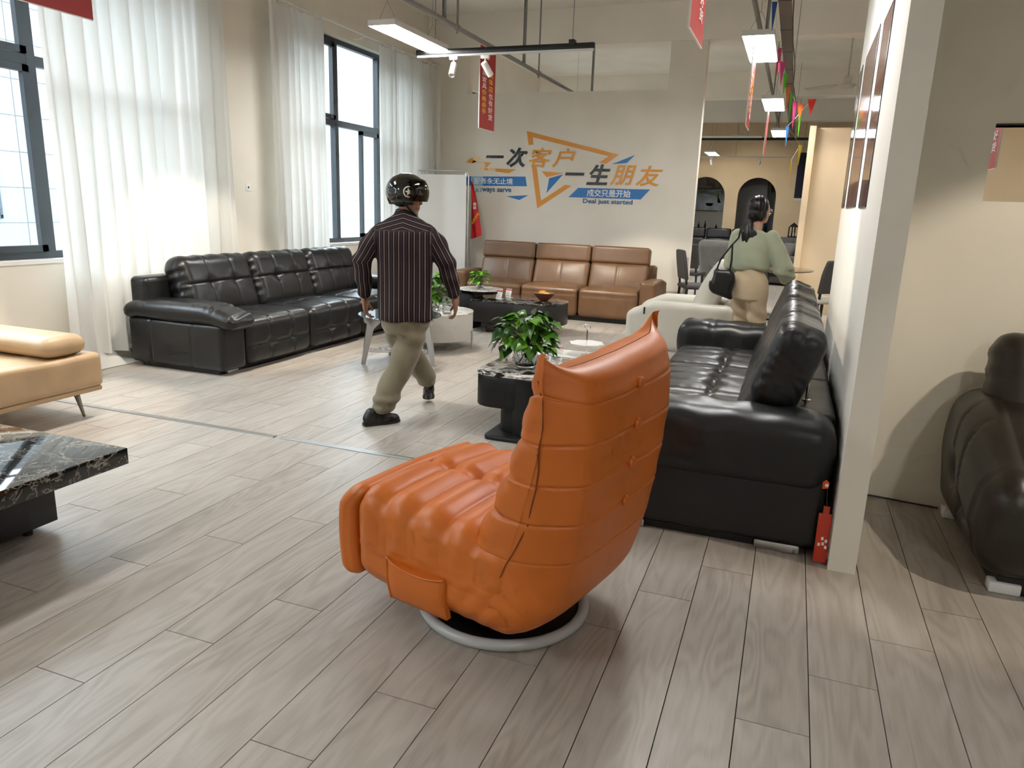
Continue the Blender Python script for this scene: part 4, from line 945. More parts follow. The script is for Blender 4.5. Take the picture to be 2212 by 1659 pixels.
b.skin('shirt', shirt_mat(), MAN, .0095, 5, shirt_disp, shirt_attr)
M['khaki'] = cloth('khaki_cotton', srgb(126, 118, 98), 200, .9, .06)
b = Blob(); b.loft([(mp(0, 0, z), mr*ra, mf*rb) for z, ra, rb in ((.64, .13, .105), (.72, .152, .118), (.80, .158, .12), (.90, .15, .112), (.96, .135, .1))], 36)
for G, ra in ((RLg, (.09, .098, .094, .09, .084)), (LLg, (.088, .096, .092, .087, .078))):
    h_, k_, a_ = G; h2 = Vector((h_.x, h_.y, .74)); b.limb([(*h2, ra[0]), (*((h2+k_)/2), ra[1]), (*k_, ra[2]), (*((k_+a_)/2), ra[3]), (*(a_+(k_-a_)*.12), ra[4])], 22)
def trouser_disp(v):
    a, c, z = loc(v); return .007*math.sin(z*34+a*16+3*math.sin(z*9))*(.4+.6*ga(z-.42, .2))+.007*math.sin(z*75)*sm((.28-z)*8)+.004*math.sin(30*a+20*z)
b.skin('trousers', M['khaki'], MAN, .0095, 5, trouser_disp)
M['shoe'] = plain('black_shoe', srgb(18, 17, 17), .4); M['sole'] = plain('shoe_sole', srgb(30, 28, 27), .7)
def shoe(heel, toe, lift, parent, up=Vector((0, 0, 1))):
    heel, toe = Vector(heel), Vector(toe); d = (toe-heel).normalized(); L = (toe-heel).length; s = d.cross(up).normalized(); n = s.cross(d)
    b = Blob(); q = lambda t, h, w=0: heel+d*L*t+n*h+s*w
    for t0, h, r in ((.14, .045, .042), (.35, .045, .046), (.6, .036, .046), (.82, .03, .040)): b.ell(q(t0, h), (r, r*1.0, r*.8))
    b.limb([(*q(.12, .05), .04), (*q(.2, .085), .042)]); b.limb([(*q(.25, .08), .034), (*q(.6, .045), .036), (*q(.85, .03), .034)]); b.limb([(*q(.12, .03), .036), (*q(.5, .028), .042), (*q(.86, .026), .036)])
    b.skin('shoe', M['shoe'], parent, .008, 3)
    so = MB(); pts = [(-.02, .0), (.0, .032), (.3, .035), (.62, .047), (.85, .042), (1.0, .012)]; poly = [(t, w) for t, w in pts]+[(t, -w) for t, w in pts[::-1]]; v = [q(t, h, w)-parent.location for h in (.0, .018) for t, w in poly]; k = len(poly)
    so.add(v, [tuple(range(k))[::-1], tuple(range(k, 2*k))]+[(i, (i+1) % k, k+(i+1) % k, k+i) for i in range(k)]).build('sole', M['sole'], parent)
shoe((-2.665, 4.235, .0), (-2.505, 4.455, .0), 0, MAN); shoe((-2.475, 4.86, .125), (-2.585, 5.06, .006), 0, MAN)
# helmet: shell, smoked visor, brim, strap, star emblem
M['helmet'] = plain('helmet_black', srgb(14, 13, 12), .1, coat=.8); M['visor'] = thin_glass('smoked_visor', (.42, .38, .33)); M['silver'] = plain('emblem_silver', srgb(216, 214, 206), .35)
HR = Matrix((hd.cross(Vector((0, 0, 1))).normalized(), Vector((hd.x, hd.y, 0)).normalized(), Vector((0, 0, 1)))).transposed().to_4x4()
hx, hy, hz = .122, .140, .128; HC = hc+Vector((0, 0, .012)); HT = Matrix.Translation(HC-MAN.location) @ HR
def hpt(az, el, k=1.0): return Vector((hx*k*math.cos(el)*math.sin(az), hy*k*math.cos(el)*math.cos(az), hz*k*math.sin(el)))
def shell(name, az0, az1, elfun, k, m, parent, n=40, e1=math.pi/2, thick=.008, nm=16):
    v = []; f = []
    for lay in (k, k-thick/.125):
        for i in range(n+1):
            az = az0+(az1-az0)*i/n; e0 = elfun(az)
            for j in range(nm+1): v.append(HT @ hpt(az, e0+(e1-e0)*j/nm, lay))
    N = (n+1)*(nm+1)
    for i in range(n):
        for j in range(nm): a = i*(nm+1)+j; f += [(a, a+nm+1, a+nm+2, a+1), (N+a, N+a+1, N+a+nm+2, N+a+nm+1)]
        a = i*(nm+1); f.append((a, N+a, N+a+nm+1, a+nm+1)); a += nm; f.append((a, a+nm+1, N+a+nm+1, N+a))
    for i in (0, n):
        for j in range(nm): a = i*(nm+1)+j; f.append((a, a+1, N+a+1, N+a))
    return make(name, v, f, m, parent, True, 60)
helm = shell('helmet', -math.pi, math.pi, lambda a: -.62+.75*sm((1.15-abs(a))/.5)*1.0 if abs(a) < 1.15 else -.62, 1.0, M['helmet'], MAN, 56)
shell('visor', -1.25, 1.25, lambda a: -.42, 1.10, M['visor'], helm, 24, .62, .004); shell('visor_mount', -1.35, 1.35, lambda a: .5, 1.06, M['helmet'], helm, 24, .72, .02)
shell('rim', -math.pi, -1.0, lambda a: -.66, 1.02, M['black'], helm, 24, -.56, .02); shell('rim', 1.0, math.pi, lambda a: -.66, 1.02, M['black'], helm, 24, -.56, .02)
def on_helm(x, y, k): az = math.pi/2-.28+x/hy; return HT @ hpt(az, .02+y/hz, k)
def emblem(name, poly):
    n = len(poly); v = [on_helm(x, y, 1.006) for x, y in poly]+[on_helm(x, y, 1.022) for x, y in poly]; c0 = on_helm(sum(p[0] for p in poly)/n, sum(p[1] for p in poly)/n, 1.022)
    v.append(c0); return make(name, v, [(n+i, n+(i+1) % n, 2*n) for i in range(n)]+[(i, (i+1) % n, n+(i+1) % n, n+i) for i in range(n)], M['silver'], helm, False)
emblem('star_emblem', [((.026 if k % 2 == 0 else .011)*math.sin(math.pi*k/5+.2), (.026 if k % 2 == 0 else .011)*math.cos(math.pi*k/5+.2)) for k in range(10)])
N = 30; v = []; f = []
for k in range(N+1):
    t = math.radians(-130+320*k/N)
    for r_, kk in ((.030, 1.006), (.037, 1.006), (.037, 1.018), (.030, 1.018)): v.append(on_helm(r_*math.sin(t), r_*math.cos(t), kk))
for k in range(N):
    for j in range(4): a = k*4+j; b_ = k*4+(j+1) % 4; f.append((a, b_, b_+4, a+4))
make('ring_emblem', v, f, M['silver'], helm, False)
MB().tube([tuple(HT @ hpt(math.pi/2, -.5, .98)), tuple(HT @ Vector((.075, .03, -.10))), tuple(HT @ Vector((.03, .07, -.145))), tuple(HT @ Vector((-.03, .07, -.145))), tuple(HT @ Vector((-.075, .03, -.10)))], .007, 6).build('chin_strap', M['black'], helm)
shell('hair', -math.pi, -1.6, lambda a: -1.0, .86, M['hair'], MAN, 12, -.4, .02); shell('hair', 1.6, math.pi, lambda a: -1.0, .86, M['hair'], MAN, 12, -.4, .02)
# ------------------------------------------------------------------ the woman with the shoulder bag
WO = (-.33, 7.02); wq, wr_, wf = frame(WO, (.95, -.30), (.30, .95)); wh = Vector((.86, .5, -.1)).normalized(); wc = Vector(wq(.015, .02, 1.575))
WOM = empty('person', wq(0, 0, 0), 0, 'woman in a sage green blouse and beige trousers with a black shoulder bag', 'person')
wRA = [(.155, 0, 1.345), (.275, .03, 1.10), (.30, .20, .945)]; wLA = [(-.155, 0, 1.345), (-.21, .06, 1.10), (-.14, .24, 1.0)]
wRL = [wq(.075, 0, .9), wq(.09, .08, .49), wq(.08, .0, .09)]; wLL = [wq(-.075, 0, .9), wq(-.07, .16, .5), wq(-.07, .30, .09)]
b = Blob(); Pw = head(b, wc, wh, .93); b.limb([(*wq(0, 0, 1.34), .048), (*(wc-Vector((0, 0, .08))), .044)])
b.loft([(wq(0, 0, z), wr_*ra, wf*rb) for z, ra, rb in ((.84, .13, .1), (.95, .14, .1), (1.08, .105, .08), (1.25, .13, .085), (1.34, .14, .07), (1.38, .08, .05))])
for A in (wRA, wLA): p = [wq(*q) for q in A]; b.limb([(*p[0], .038), (*p[1], .032), (*p[2], .022)])
for G in (wRL, wLL): b.limb([(*G[0], .07), (*G[1], .048), (*G[2], .03)])
hand(b, wq(*wRA[2]), wf*.6+Vector((0, 0, -.6)), -wr_, wf*.3-Vector((0, 0, 1)), .4); hand(b, wq(*wLA[2]), wf*.8+Vector((0, 0, .1)), wr_, Vector((0, 0, -1)), .6)
b.skin('body', M['skin2'], WOM, .0065, 3); eyes(WOM, Pw, .93)
M['sage'] = cloth('sage_blouse', srgb(164, 170, 146), 160, .85, .06); M['beige'] = cloth('beige_trousers', srgb(198, 178, 148), 200, .9, .05)
b = Blob(); b.loft([(wq(x, y, z), wr_*ra, wf*rb) for z, x, y, ra, rb in ((1.045, 0, 0, .145, .115), (1.07, 0, 0, .165, .125), (1.15, 0, -.01, .165, .125), (1.25, 0, -.01, .17, .12), (1.32, 0, -.01, .17, .105), (1.365, 0, 0, .13, .08), (1.40, 0, .005, .065, .06))], 36)
for A, sc_ in ((wRA, 1.0), (wLA, .9)):
    p = [wq(*q) for q in A]; b.limb([(*p[0], .062), (*((p[0]+p[1])/2), .076*sc_), (*(p[1]-Vector((0, 0, .02))), .086*sc_), (*((p[1]+p[2])/2-Vector((0, 0, .015))), .074*sc_), (*(p[1]+(p[2]-p[1])*.92), .04)], 20)
b.skin('blouse', M['sage'], WOM, .0095, 5, lambda v: .006*math.sin(v.z*30+v.x*24)*(.5+.5*math.sin(v.x*17))+.008*math.sin(v.z*70+v.x*18)*sm((1.13-v.z)*9))
b = Blob(); b.loft([(wq(0, 0, z), wr_*ra, wf*rb) for z, ra, rb in ((.78, .155, .13), (.87, .17, .135), (.95, .16, .125), (1.04, .125, .1), (1.07, .12, .095))], 36)
for G in (wRL, wLL):
    h_, k_, a_ = G; h2 = Vector((h_.x, h_.y, .84)); b.limb([(*h2, .098), (*((h2+k_)/2), .088), (*k_, .08), (*((k_+a_)/2), .08), (*(a_+(k_-a_)*.1), .088)], 22)
b.skin('trousers', M['beige'], WOM, .0095, 5, lambda v: .007*math.sin(v.z*36+v.x*28+2*math.sin(v.z*11)))
shoe(wq(.08, -.05, 0), wq(.085, .17, 0), 0, WOM); shoe(wq(-.07, .25, 0), wq(-.065, .47, 0), 0, WOM)
# hair: cap and ponytail
hwf = Vector((wh.x, wh.y, 0)).normalized(); hwr = hwf.cross(Vector((0, 0, 1))); Rw = Matrix((hwr, hwf, Vector((0, 0, 1)))).transposed().to_4x4()
b = Blob(); b.ell(wc+Vector((0, 0, .03))-hwf*.02, (.088, .098, .096), Rw); b.ell(wc-hwf*.05-Vector((0, 0, .03)), (.076, .062, .075), Rw)
for q in (-1, 1): b.ell(wc+hwr*q*.055-hwf*.012-Vector((0, 0, .035)), (.03, .05, .065), Rw)
tie = wc-hwf*.09-Vector((0, 0, .085)); b.limb([(*(wc-hwf*.075-Vector((0, 0, .06))), .04), (*tie, .024)])
for k in range(7):
    a = -.9+.3*k; e = tie+Vector((.05*a+.02, -.045+.012*math.sin(k*2), -.27+.05*abs(a-.1)+.03*math.sin(k*1.7))); m_ = (tie+e)/2+Vector((.03*a, -.03, .0)); b.limb([(*tie, .02), (*m_, .022), (*((m_+e)/2+Vector((0, -.004, 0))), .017), (*e, .006)], 10)
b.skin('hair', M['hair'], WOM, .007, 3, lambda v: .002*math.sin(v.x*160+v.y*40))
gl_ = MB()
for q in (-1, 1): gl_.tube([tuple(Pw(q*.032+.024*math.cos(t*math.pi/8), .098, -.002+.021*math.sin(t*math.pi/8))-WOM.location) for t in range(17)], .0016, 5, False); gl_.tube([tuple(Pw(q*.056, .096, .004)-WOM.location), tuple(Pw(q*.082, .0, .0)-WOM.location)], .0014, 5)
gl_.tube([tuple(Pw(-.008, .1, .004)-WOM.location), tuple(Pw(.008, .1, .004)-WOM.location)], .0016, 5); gl_.build('glasses', M['steel'], WOM)
BG = empty('shoulder_bag', (-.56, 6.9, .80), 0, 'black leather bucket bag hanging from the woman\'s left shoulder', 'bag')
pillow('bag_body', (.21, .12, .25), .04, M['blk_leather'], BG, lambda x, y, z: (x*(1-.28*sm((z+.02)*5))+.012*math.sin(z*30), y*(1-.2*sm(z*5)), z-.03*(x/.1)*(z < 0)), .02, (0, 0, .125))
sh = Vector(wq(-.125, -.01, 1.425))-BG.location
for dx in (-.06, .055): MB().tube([(dx, 0, .24), (dx*.8+.02, -.03, .34), (sh.x*.55, -.05, .47), (sh.x*.92, sh.y-.105, sh.z-.10), tuple(sh+Vector((-.0, -.03, .0))), tuple(sh+Vector((.01, .06, -.02)))], .008, 8).build('strap', M['black'], BG)
# ================================================================== lamps and ceiling hardware
M['housing'] = plain('lamp_housing', srgb(214, 214, 212), .4)
def led(x0, x1, y0, y1, z, label, wires=True):
    r = empty('led_panel_light', ((x0+x1)/2, (y0+y1)/2, z), 0, label, 'ceiling light', 'hanging LED lights'); a, b = (x1-x0)/2, (y1-y0)/2
    box('housing', -a, a, -b, b, .003, .055, M['housing'], r); box('diffuser', -a+.012, a-.012, -b+.012, b-.012, -.002, .003, M['led'], r)
    for s in (-b*.8, b*.8):
        MB().tube([(0, s, ZC-z), (0, s, .25)], .0025, 5).tube([(0, s, .25), (-a*.7, s, .055)], .002, 5).tube([(0, s, .25), (a*.7, s, .055)], .002, 5).build('wire', M['pipe'], r)
    return r
led(-4.13, -3.83, 6.74, 7.96, 3.2, 'long white LED light hanging above the man')
led(-.69, -.39, 7.9, 9.22, 3.2, 'nearest LED light over the passage')
led(-.68, -.37, 12.0, 13.35, 3.2, 'second LED light over the passage, beyond the nearest')
led(-.68, -.38, 16.3, 17.6, 3.2, 'farthest LED light over the passage, low above the pennants')
led(-4.13, -3.83, 2.6, 3.8, 3.2, 'LED light above the marble table, out of the photograph')
led(-4.13, -3.83, -1.6, -.4, 3.2, 'LED light behind the viewer on the window side')
led(-.69, -.39, 3.75, 5.0, 3.2, 'LED light above the glossy black sofa, out of the photograph')
led(1.75, 2.05, -1.9, -.7, 3.2, 'LED light behind the viewer on the alcove side')  # added unseen fixture, brightens the stub wall end and the right-hand floor
led(-4.13, -3.83, 13.5, 14.7, 3.2, 'LED light of the room beyond the slogan wall')
led(2.0, 2.3, 8.5, 9.7, 3.2, 'LED light above the dining corner')
def spot_light(parent, loc, target, energy, size=50, blend=.35, col=(1, .88, .72), r=.03):
    L = bpy.data.lights.new('spot_bulb', 'SPOT'); L.energy = energy*SPOT; L.spot_size = math.radians(size); L.spot_blend = blend; L.color = col; L.shadow_soft_size = r
    o = bpy.data.objects.new('spot_bulb', L); COL.objects.link(o); d = Vector(target)-Vector(loc); o.rotation_euler = d.to_track_quat('-Z', 'Y').to_euler(); o.parent = parent; o.location = Vector(loc)-parent.location; return o
def track_head(base, target, label, energy, size=50, col=(1, .88, .72)):
    """white cylinder spot hung from base, aimed at target; its bulb sits in the mouth"""
    r = empty('track_spotlight', base, 0, label, 'spotlight', 'track spotlights'); d = (Vector(target)-(Vector(base)-Vector((0, 0, .1)))).normalized()
    box('adapter', -.05, .05, -.018, .018, -.035, 0, M['white'], r, .004); MB().tube([(0, 0, -.03), (0, 0, -.1)], .008, 8).build('stem', M['white'], r)
    R = Vector((0, 0, -1)).rotation_difference(d).to_matrix().to_4x4()
    MB().lathe([(0, .03), (.034, .03), (.036, .026), (.036, -.13), (.032, -.13), (.03, -.10), (0, -.10)], n=24).xform(Matrix.Translation((0, 0, -.1)) @ R).build('barrel', M['white'], r)
    p = Vector(base)-Vector((0, 0, .1))+d*.14; spot_light(r, p, target, energy, size, col=col); return r
tr = empty('lighting_track', (-3.2, 7.95, 3.16), 0, 'dark hanging lighting track carrying white spotlights', 'lighting track')
box('channel', -1.03, 1.04, -.03, .03, .0, .055, M['black'], tr, .003); box('rail', -1.02, 1.03, -.018, .018, -.022, 0, M['housing'], tr)
MB().tube([(.8, 0, .055), (.8, 0, ZC-3.16)], .004, 6).build('suspension', M['pipe'], tr); MB().tube([(-.8, 0, .055), (-.8, 0, ZC-3.16)], .004, 6).build('suspension', M['pipe'], tr); box('clamp', .77, .83, -.04, .04, .03, .09, M['black'], tr)
track_head((-3.77, 7.95, 3.138), (-3.55, 6.0, 0), 'white spotlight at the left on the hanging track', 130, 42)
track_head((-3.39, 7.95, 3.138), (-2.35, 10.3, .35), 'white spotlight in front of the red banner on the track', 260, 46)
# second track just above the picture's top edge
t2 = empty('lighting_track', (-3.0, 4.6, 3.3), 0, 'lighting track above the near floor, out of the photograph', 'lighting track'); box('rail', -1.4, 2.4, -.018, .018, 0, .03, M['housing'], t2)
for s in (-1.2, 2.2): MB().tube([(s, 0, .03), (s, 0, 1.2)], .004, 6).build('suspension', M['pipe'], t2)
track_head((-3.6, 4.6, 3.3), (-5.2, 5.9, .55), 'spotlight aimed at the black window sofa, out of the photograph', 230, 50)
track_head((-4.2, 4.6, 3.3), (-5.0, 3.3, .3), 'spotlight aimed at the tan sofa, out of the photograph', 190, 50)
track_head((-1.2, 4.6, 3.3), (.2, 5.2, .95), 'spotlight aimed at the glossy black sofa, out of the photograph', 150, 56)
t3 = empty('lighting_track', (2.2, 2.9, 3.1), 0, 'lighting track of the alcove, out of the photograph', 'lighting track'); box('rail', -.6, .8, -.018, .018, 0, .03, M['housing'], t3); MB().tube([(0, 0, .03), (0, 0, 1.4)], .004, 6).build('suspension', M['pipe'], t3)
track_head((2.25, 2.9, 3.1), (1.1, 4.1, .35), 'spotlight aimed at the dark alcove sofa, out of the photograph', 120, 58)
t4 = empty('lighting_track', (.6, 11.9, 3.2), 0, 'lighting track over the dining corner, out of the photograph', 'lighting track'); box('rail', -.4, 2.2, -.018, .018, 0, .03, M['housing'], t4); MB().tube([(.9, 0, .03), (.9, 0, 1.3)], .004, 6).build('suspension', M['pipe'], t4)
track_head((1.6, 11.9, 3.2), (.5, 13, .9), 'spotlight washing the yellow wall, out of the photograph', 30, 90)
track_head((.9, 11.9, 3.2), (-.2, 12.0, .7), 'spotlight over the dining table, out of the photograph', 90, 60)
# pipes under the ceiling
def pipe(x, z, y0, y1, hang, label):
    p = empty('ceiling_pipe', (x, y0, z), 0, label, 'pipe'); MB().tube([(0, 0, 0), (0, y1-y0, 0)], .026, 12).build('pipe', M['pipe'], p)
    for k, y in enumerate(hang):
        q = y-y0
        if k % 2 == 0: MB().box(-.02, .02, q-.003, q+.003, .02, ZC-z).box(-.02, -.014, q-.02, q+.02, .0, ZC-z).build('hanger', M['pipe'], p, smooth=False)
        else: MB().tube([(0, q, -.06), (0, q, ZC-z)], .012, 8).build('hanger', M['pipe'], p); MB().lathe([(.03, -.03), (.036, -.02), (.036, .02), (.03, .03)], n=14).xform(Matrix.Translation((0, q, 0)) @ RX(90)).build('clamp', M['pipe'], p)
pipe(-3.67, 3.4, -3.9, 16, (0, .5, 4, 4.4, 7.5, 7.82, 9.95, 10.56, 13.5), 'grey sprinkler pipe running over the man towards the slogan wall')
pipe(-.6, 3.5, -3.9, 20, (1, 1.5, 6.8, 7.2, 10.2, 14, 18), 'grey pipe running along the passage ceiling')
ty = empty('cable_tray', (-.31, 2.5, 3.37), 0, 'flat brown cable tray tied with dark bands along the passage', 'cable tray')
M['tray'] = plain('tray_brown', srgb(104, 96, 86), .6); box('tray', -.055, .055, 0, 17.5, 0, .03, M['tray'], ty)
for k in range(16): box('tie', -.058, .058, 1.1*k+.5, 1.1*k+.508, -.003, .034, M['black'], ty)
MB().tube([(.06, .1, .03)]+[(.065+.012*math.sin(k*1.7), .9*k+.4, .03+.03*math.sin(k*2.3)) for k in range(19)], .006, 6).build('cable', M['black'], ty)
for y in (2, 8, 14): MB().tube([(.07, y, 0), (.07, y, ZC-3.37)], .004, 5).build('suspension', M['pipe'], ty)
# ceiling fans
M['fan'] = plain('fan_grey', srgb(196, 192, 182), .5)
def fan(x, y, zt, zb, a0, label):
    f = empty('ceiling_fan', (x, y, zb), a0, label, 'fan'); MB().tube([(0, 0, .04), (0, 0, ZC-zb-.02)], .013, 8).build('rod', M['fan'], f)
    MB().lathe([(0, ZC-zb-.13), (.05, ZC-zb-.12), (.035, ZC-zb-.01), (0, ZC-zb-.005)], n=20).build('canopy', M['fan'], f)
    MB().lathe([(0, -.06), (.09, -.05), (.13, -.015), (.13, 0), (.06, .02), (.045, .12), (.02, .14), (0, .14)], n=28).build('motor', M['fan'], f)
    for k in range(3):
        b = MB().box(.12, .72, -.06, .06, -.004, .004).xform(RX(9)); o = b.build('blade', M['fan'], f, smooth=False); o.rotation_euler = (0, 0, 2.094*k)
fan(.52, 13.6, 4.3, 3.62, .5, 'white ceiling fan near the yellow wall'); fan(-1.45, 20.8, 4.3, 3.52, .2, 'white ceiling fan far down the passage')
# colourful pennants strung along the tray
PC = {'yellow': srgb(226, 196, 60), 'blue': srgb(40, 92, 160), 'pink': srgb(214, 70, 130), 'green': srgb(96, 200, 50), 'red': srgb(206, 52, 36), 'orange': srgb(220, 120, 50)}
for k in PC: M['pen_'+k] = plain('pennant_'+k, PC[k], .6)
def pennants(y0, z0, lst, label):
    s = empty('pennant_string', (-.43, y0, z0), 0, label, 'pennants'); pts = []
    for k, (c, dx, dy, dz, ln, w, tw) in enumerate(lst):
        ln *= .8; w *= .55
        pts.append((dx, dy, dz)); ct, st = math.cos(tw), math.sin(tw)
        MB().add([(dx-w*ct, dy-w*st, dz), (dx+w*ct, dy+w*st, dz), (dx+.01*st, dy, dz-ln), (dx-w*ct+.004, dy-w*st+.004, dz), (dx+w*ct+.004, dy+w*st+.004, dz), (dx+.01*st+.004, dy+.004, dz-ln)], [(0, 1, 2), (5, 4, 3), (0, 3, 4, 1), (1, 4, 5, 2), (2, 5, 3, 0)]).build('pennant', M['pen_'+c], s, smooth=False)
    MB().tube(pts, .003, 5).build('cord', M['white'], s)
pennants(6.6, 3.44, [('yellow', 0, 0, 0, .34, .05, .4), ('blue', .03, .9, -.05, .3, .04, .2), ('pink', .05, 2.6, -.1, .32, .05, .9), ('red', .02, 3.1, -.02, .36, .04, .3), ('pink', .06, 3.5, -.08, .36, .06, .5), ('green', .09, 4.1, -.12, .3, .05, .1), ('green', .06, 4.6, -.06, .28, .05, 1.2)], 'string of bright pennants nearest the first passage light')
pennants(11.6, 3.3, [('orange', .12, 0, 0, .42, .05, .3), ('green', .16, .3, -.05, .5, .05, .9), ('pink', .22, .7, -.1, .5, .06, .2), ('orange', .3, 1.0, -.1, .3, .08, .1), ('red', .45, 1.2, 0, .3, .11, .0), ('green', .3, 1.6, -.15, .45, .05, .6), ('blue', .12, 2.1, -.3, .4, .05, .3), ('yellow', .34, 5.0, -.35, .5, .07, .3), ('yellow', .2, 5.4, -.6, .7, .04, .9)], 'tangled string of bright pennants farther down the passage')
# ================================================================== dining corner and the far end of the passage
M['charcoal'] = plain('charcoal_seat', srgb(58, 56, 56), .6); M['greyfab'] = cloth('grey_fabric', srgb(112, 110, 108)); M['knit'] = cloth('grey_knit', srgb(94, 88, 86), 90); M['seatcream'] = cloth('cream_seat', srgb(180, 172, 160))
M['tabletop'] = plain('dark_glass_top', srgb(60, 56, 54), .06, spec=.8)
dn = empty('dining_table', (-.42, 11.9, 0), 0, 'round dark dining table behind the woman', 'dining table')
MB().lathe([(0, .735), (.72, .735), (.76, .745), (.76, .757), (.745, .76), (0, .76)], n=56).build('table_top', M['tabletop'], dn)
MB().lathe([(0, .66), (.46, .66), (.52, .735), (0, .735)], n=40).build('apron', M['black'], dn)
MB().lathe([(0, 0), (.36, 0), (.37, .03), (.16, .07), (.13, .3), (.13, .55), (.2, .66), (0, .66)], n=40).build('pedestal', M['darkwood'], dn)
def dining_chair(loc, rz, seatmat, label):
    c = empty('dining_chair', loc, rz, label, 'chair', 'dining chairs')
    pillow('seat', (.46, .46, .07), .03, seatmat, c, None, .06, (0, 0, .46)); 
    pillow('backrest', (.05, .42, .44), .022, M['charcoal'], c, lambda x, y, z: (x-.25*y*y, y*(1-.25*sm(z*3)), z), .05, (-.24, 0, .78), RY(-10))
    for sx in (.18, -.2):
        for sy in (-.18, .18):
            MB().tube([(sx, sy, .44), (sx*1.12, sy*1.08, 0)], [.022, .014], 8).build('leg', M['black'], c)
    for sy in (-.17, .17): MB().tube([(-.2, sy, .42), (-.22, sy, .62)], .018, 8).build('back_post', M['black'], c)
    return c
dining_chair((-1.3, 11.4, 0), math.radians(25), M['charcoal'], 'dark dining chair at the left of the round table beside the slogan wall')
dining_chair((.42, 10.6, 0), math.radians(125), M['seatcream'], 'dark dining chair with a pale seat by the white stub wall')
dining_chair((-.5, 10.75, 0), math.radians(95), M['charcoal'], 'dark dining chair directly behind the woman')
dining_chair((-1.72, 13.9, 0), math.radians(80), M['charcoal'], 'dark chair half hidden by the edge of the slogan wall')
# round cream ottoman chair against the yellow wall
oc = empty('tub_chair', (1.25, 12.3, 0), 0, 'cream rounded tub chair against the yellow wall', 'chair')
MB().lathe([(0, .0), (.33, .0), (.36, .08), (.37, .4), (.34, .44), (0, .44)], n=32).build('seat', M['seatcream'], oc); MB().lathe([(.3, .4), (.39, .4), (.40, .7), (.38, .74), (.33, .74), (.31, .7)], n=32, cap=False).build('backrest', M['seatcream'], oc)
# grey swivel lounge chair
gl = empty('lounge_chair', (-1.25, 15.2, 0), math.radians(70), 'grey padded lounge chair far behind the woman', 'armchair')
pillow('seat', (.7, .7, .4), .1, M['greyfab'], gl, None, .06, (.05, 0, .25)); pillow('backrest', (.24, .72, .75), .1, M['greyfab'], gl, lambda x, y, z: (x+.012*math.sin(z*45)*sm(x*9+.4), y, z), .03, (-.3, 0, .68), RY(-16))
# far black sofa and the low table in front of it
fs_ = empty('black_sofa', (-2.3, 25.3, 0), -math.pi/2, 'black leather two-seat sofa against the far arched wall', 'sofa')
for k in (-1, 0, 1):
    yc = k*.8+.0
    pillow('seat_cushion', (.8, .78, .36), .06, M['blk_leather2'], fs_, None, .1, (.65, yc, .26)); pillow('back_cushion', (.22, .78, .42), .07, M['blk_leather2'], fs_, lambda x, y, z: (x-.012*ga(abs(y)-.13, .012)+.03*(1-(y/.39)**2), y, z), .05, (.32, yc, .58), RY(-14)); pillow('headrest', (.18, .78, .33), .06, M['blk_leather2'], fs_, lambda x, y, z: (x-.012*ga(abs(y)-.13, .012)+.03*(1-(y/.39)**2), y, z), .05, (.2, yc, .93), RY(-10))
box('base', .1, 1.0, -1.2, 1.2, 0, .1, M['black'], fs_)
lt = empty('low_table', (-2.2, 23.4, 0), 0, 'low black table in front of the far sofa', 'table'); box('table_top', -.9, .9, -.3, .3, .36, .4, M['blkmarble'], lt, .005); box('base', -.6, .6, -.2, .2, 0, .36, M['black'], lt)
price_card((-2.15, 23.3, .4), 0, .16, .2, 'pale pink price card on the far low table')
# grey corner sofa with cushions, cabinet and lantern
gs = empty('grey_sofa', (.25, 18.6, 0), math.pi, 'dark grey fabric sofa at the far right of the passage', 'sofa')
pillow('seat_cushion', (.9, 1.7, .42), .1, M['knit'], gs, None, .1, (.5, 0, .25)); pillow('backrest', (.28, 1.7, .5), .1, M['knit'], gs, None, .1, (.12, 0, .62)); pillow('arm', (.95, .26, .36), .09, M['knit'], gs, None, .1, (.5, .86, .5))
for (x, y, z, rz, s, m, lb) in ((-.12, 17.9, .72, 30, .5, 'knit', 'dark knitted cushion leaning on the grey sofa'), (-.3, 18.5, .66, -20, .36, 'seatcream', 'pale cushion on the grey sofa')):
    o = pillow('cushion', (s, s, .2), .09, M[m], None, lambda x_, y_, z_: (x_, y_, z_*(1-.5*max(abs(x_), abs(y_))/s)), .05, (0, 0, 0), RY(-62)); o.location = (x, y, z); o.rotation_euler = (0, 0, math.radians(rz)); tag(o, lb, 'cushion')
cb_ = empty('cabinet', (.0, 20.4, 0), 0, 'low grey cabinet behind the grey sofa', 'cabinet'); box('body', -.5, .5, -.2, .2, .06, 1.02, M['greyfab'], cb_, .01); box('door_gap', -.003, .003, -.205, -.2, .08, 1.0, M['seam'], cb_); box('plinth', -.46, .46, -.17, .17, 0, .06, M['black'], cb_)
ln = empty('lantern', (-.03, 20.35, 1.02), .5, 'small black lantern on the grey cabinet', 'lantern')
for x in (-.08, .08):
    for y in (-.08, .08): box('post', x-.012, x+.012, y-.012, y+.012, 0, .26, M['black'], ln)
box('base', -.1, .1, -.1, .1, 0, .03, M['black'], ln); MB().lathe([(.13, .26), (.1, .3), (.02, .36), (0, .37)], n=4).build('roof', M['black'], ln)
MB().lathe([(0, .03), (.03, .03), (.03, .12), (0, .12)], n=12).build('candle', M['white'], ln)
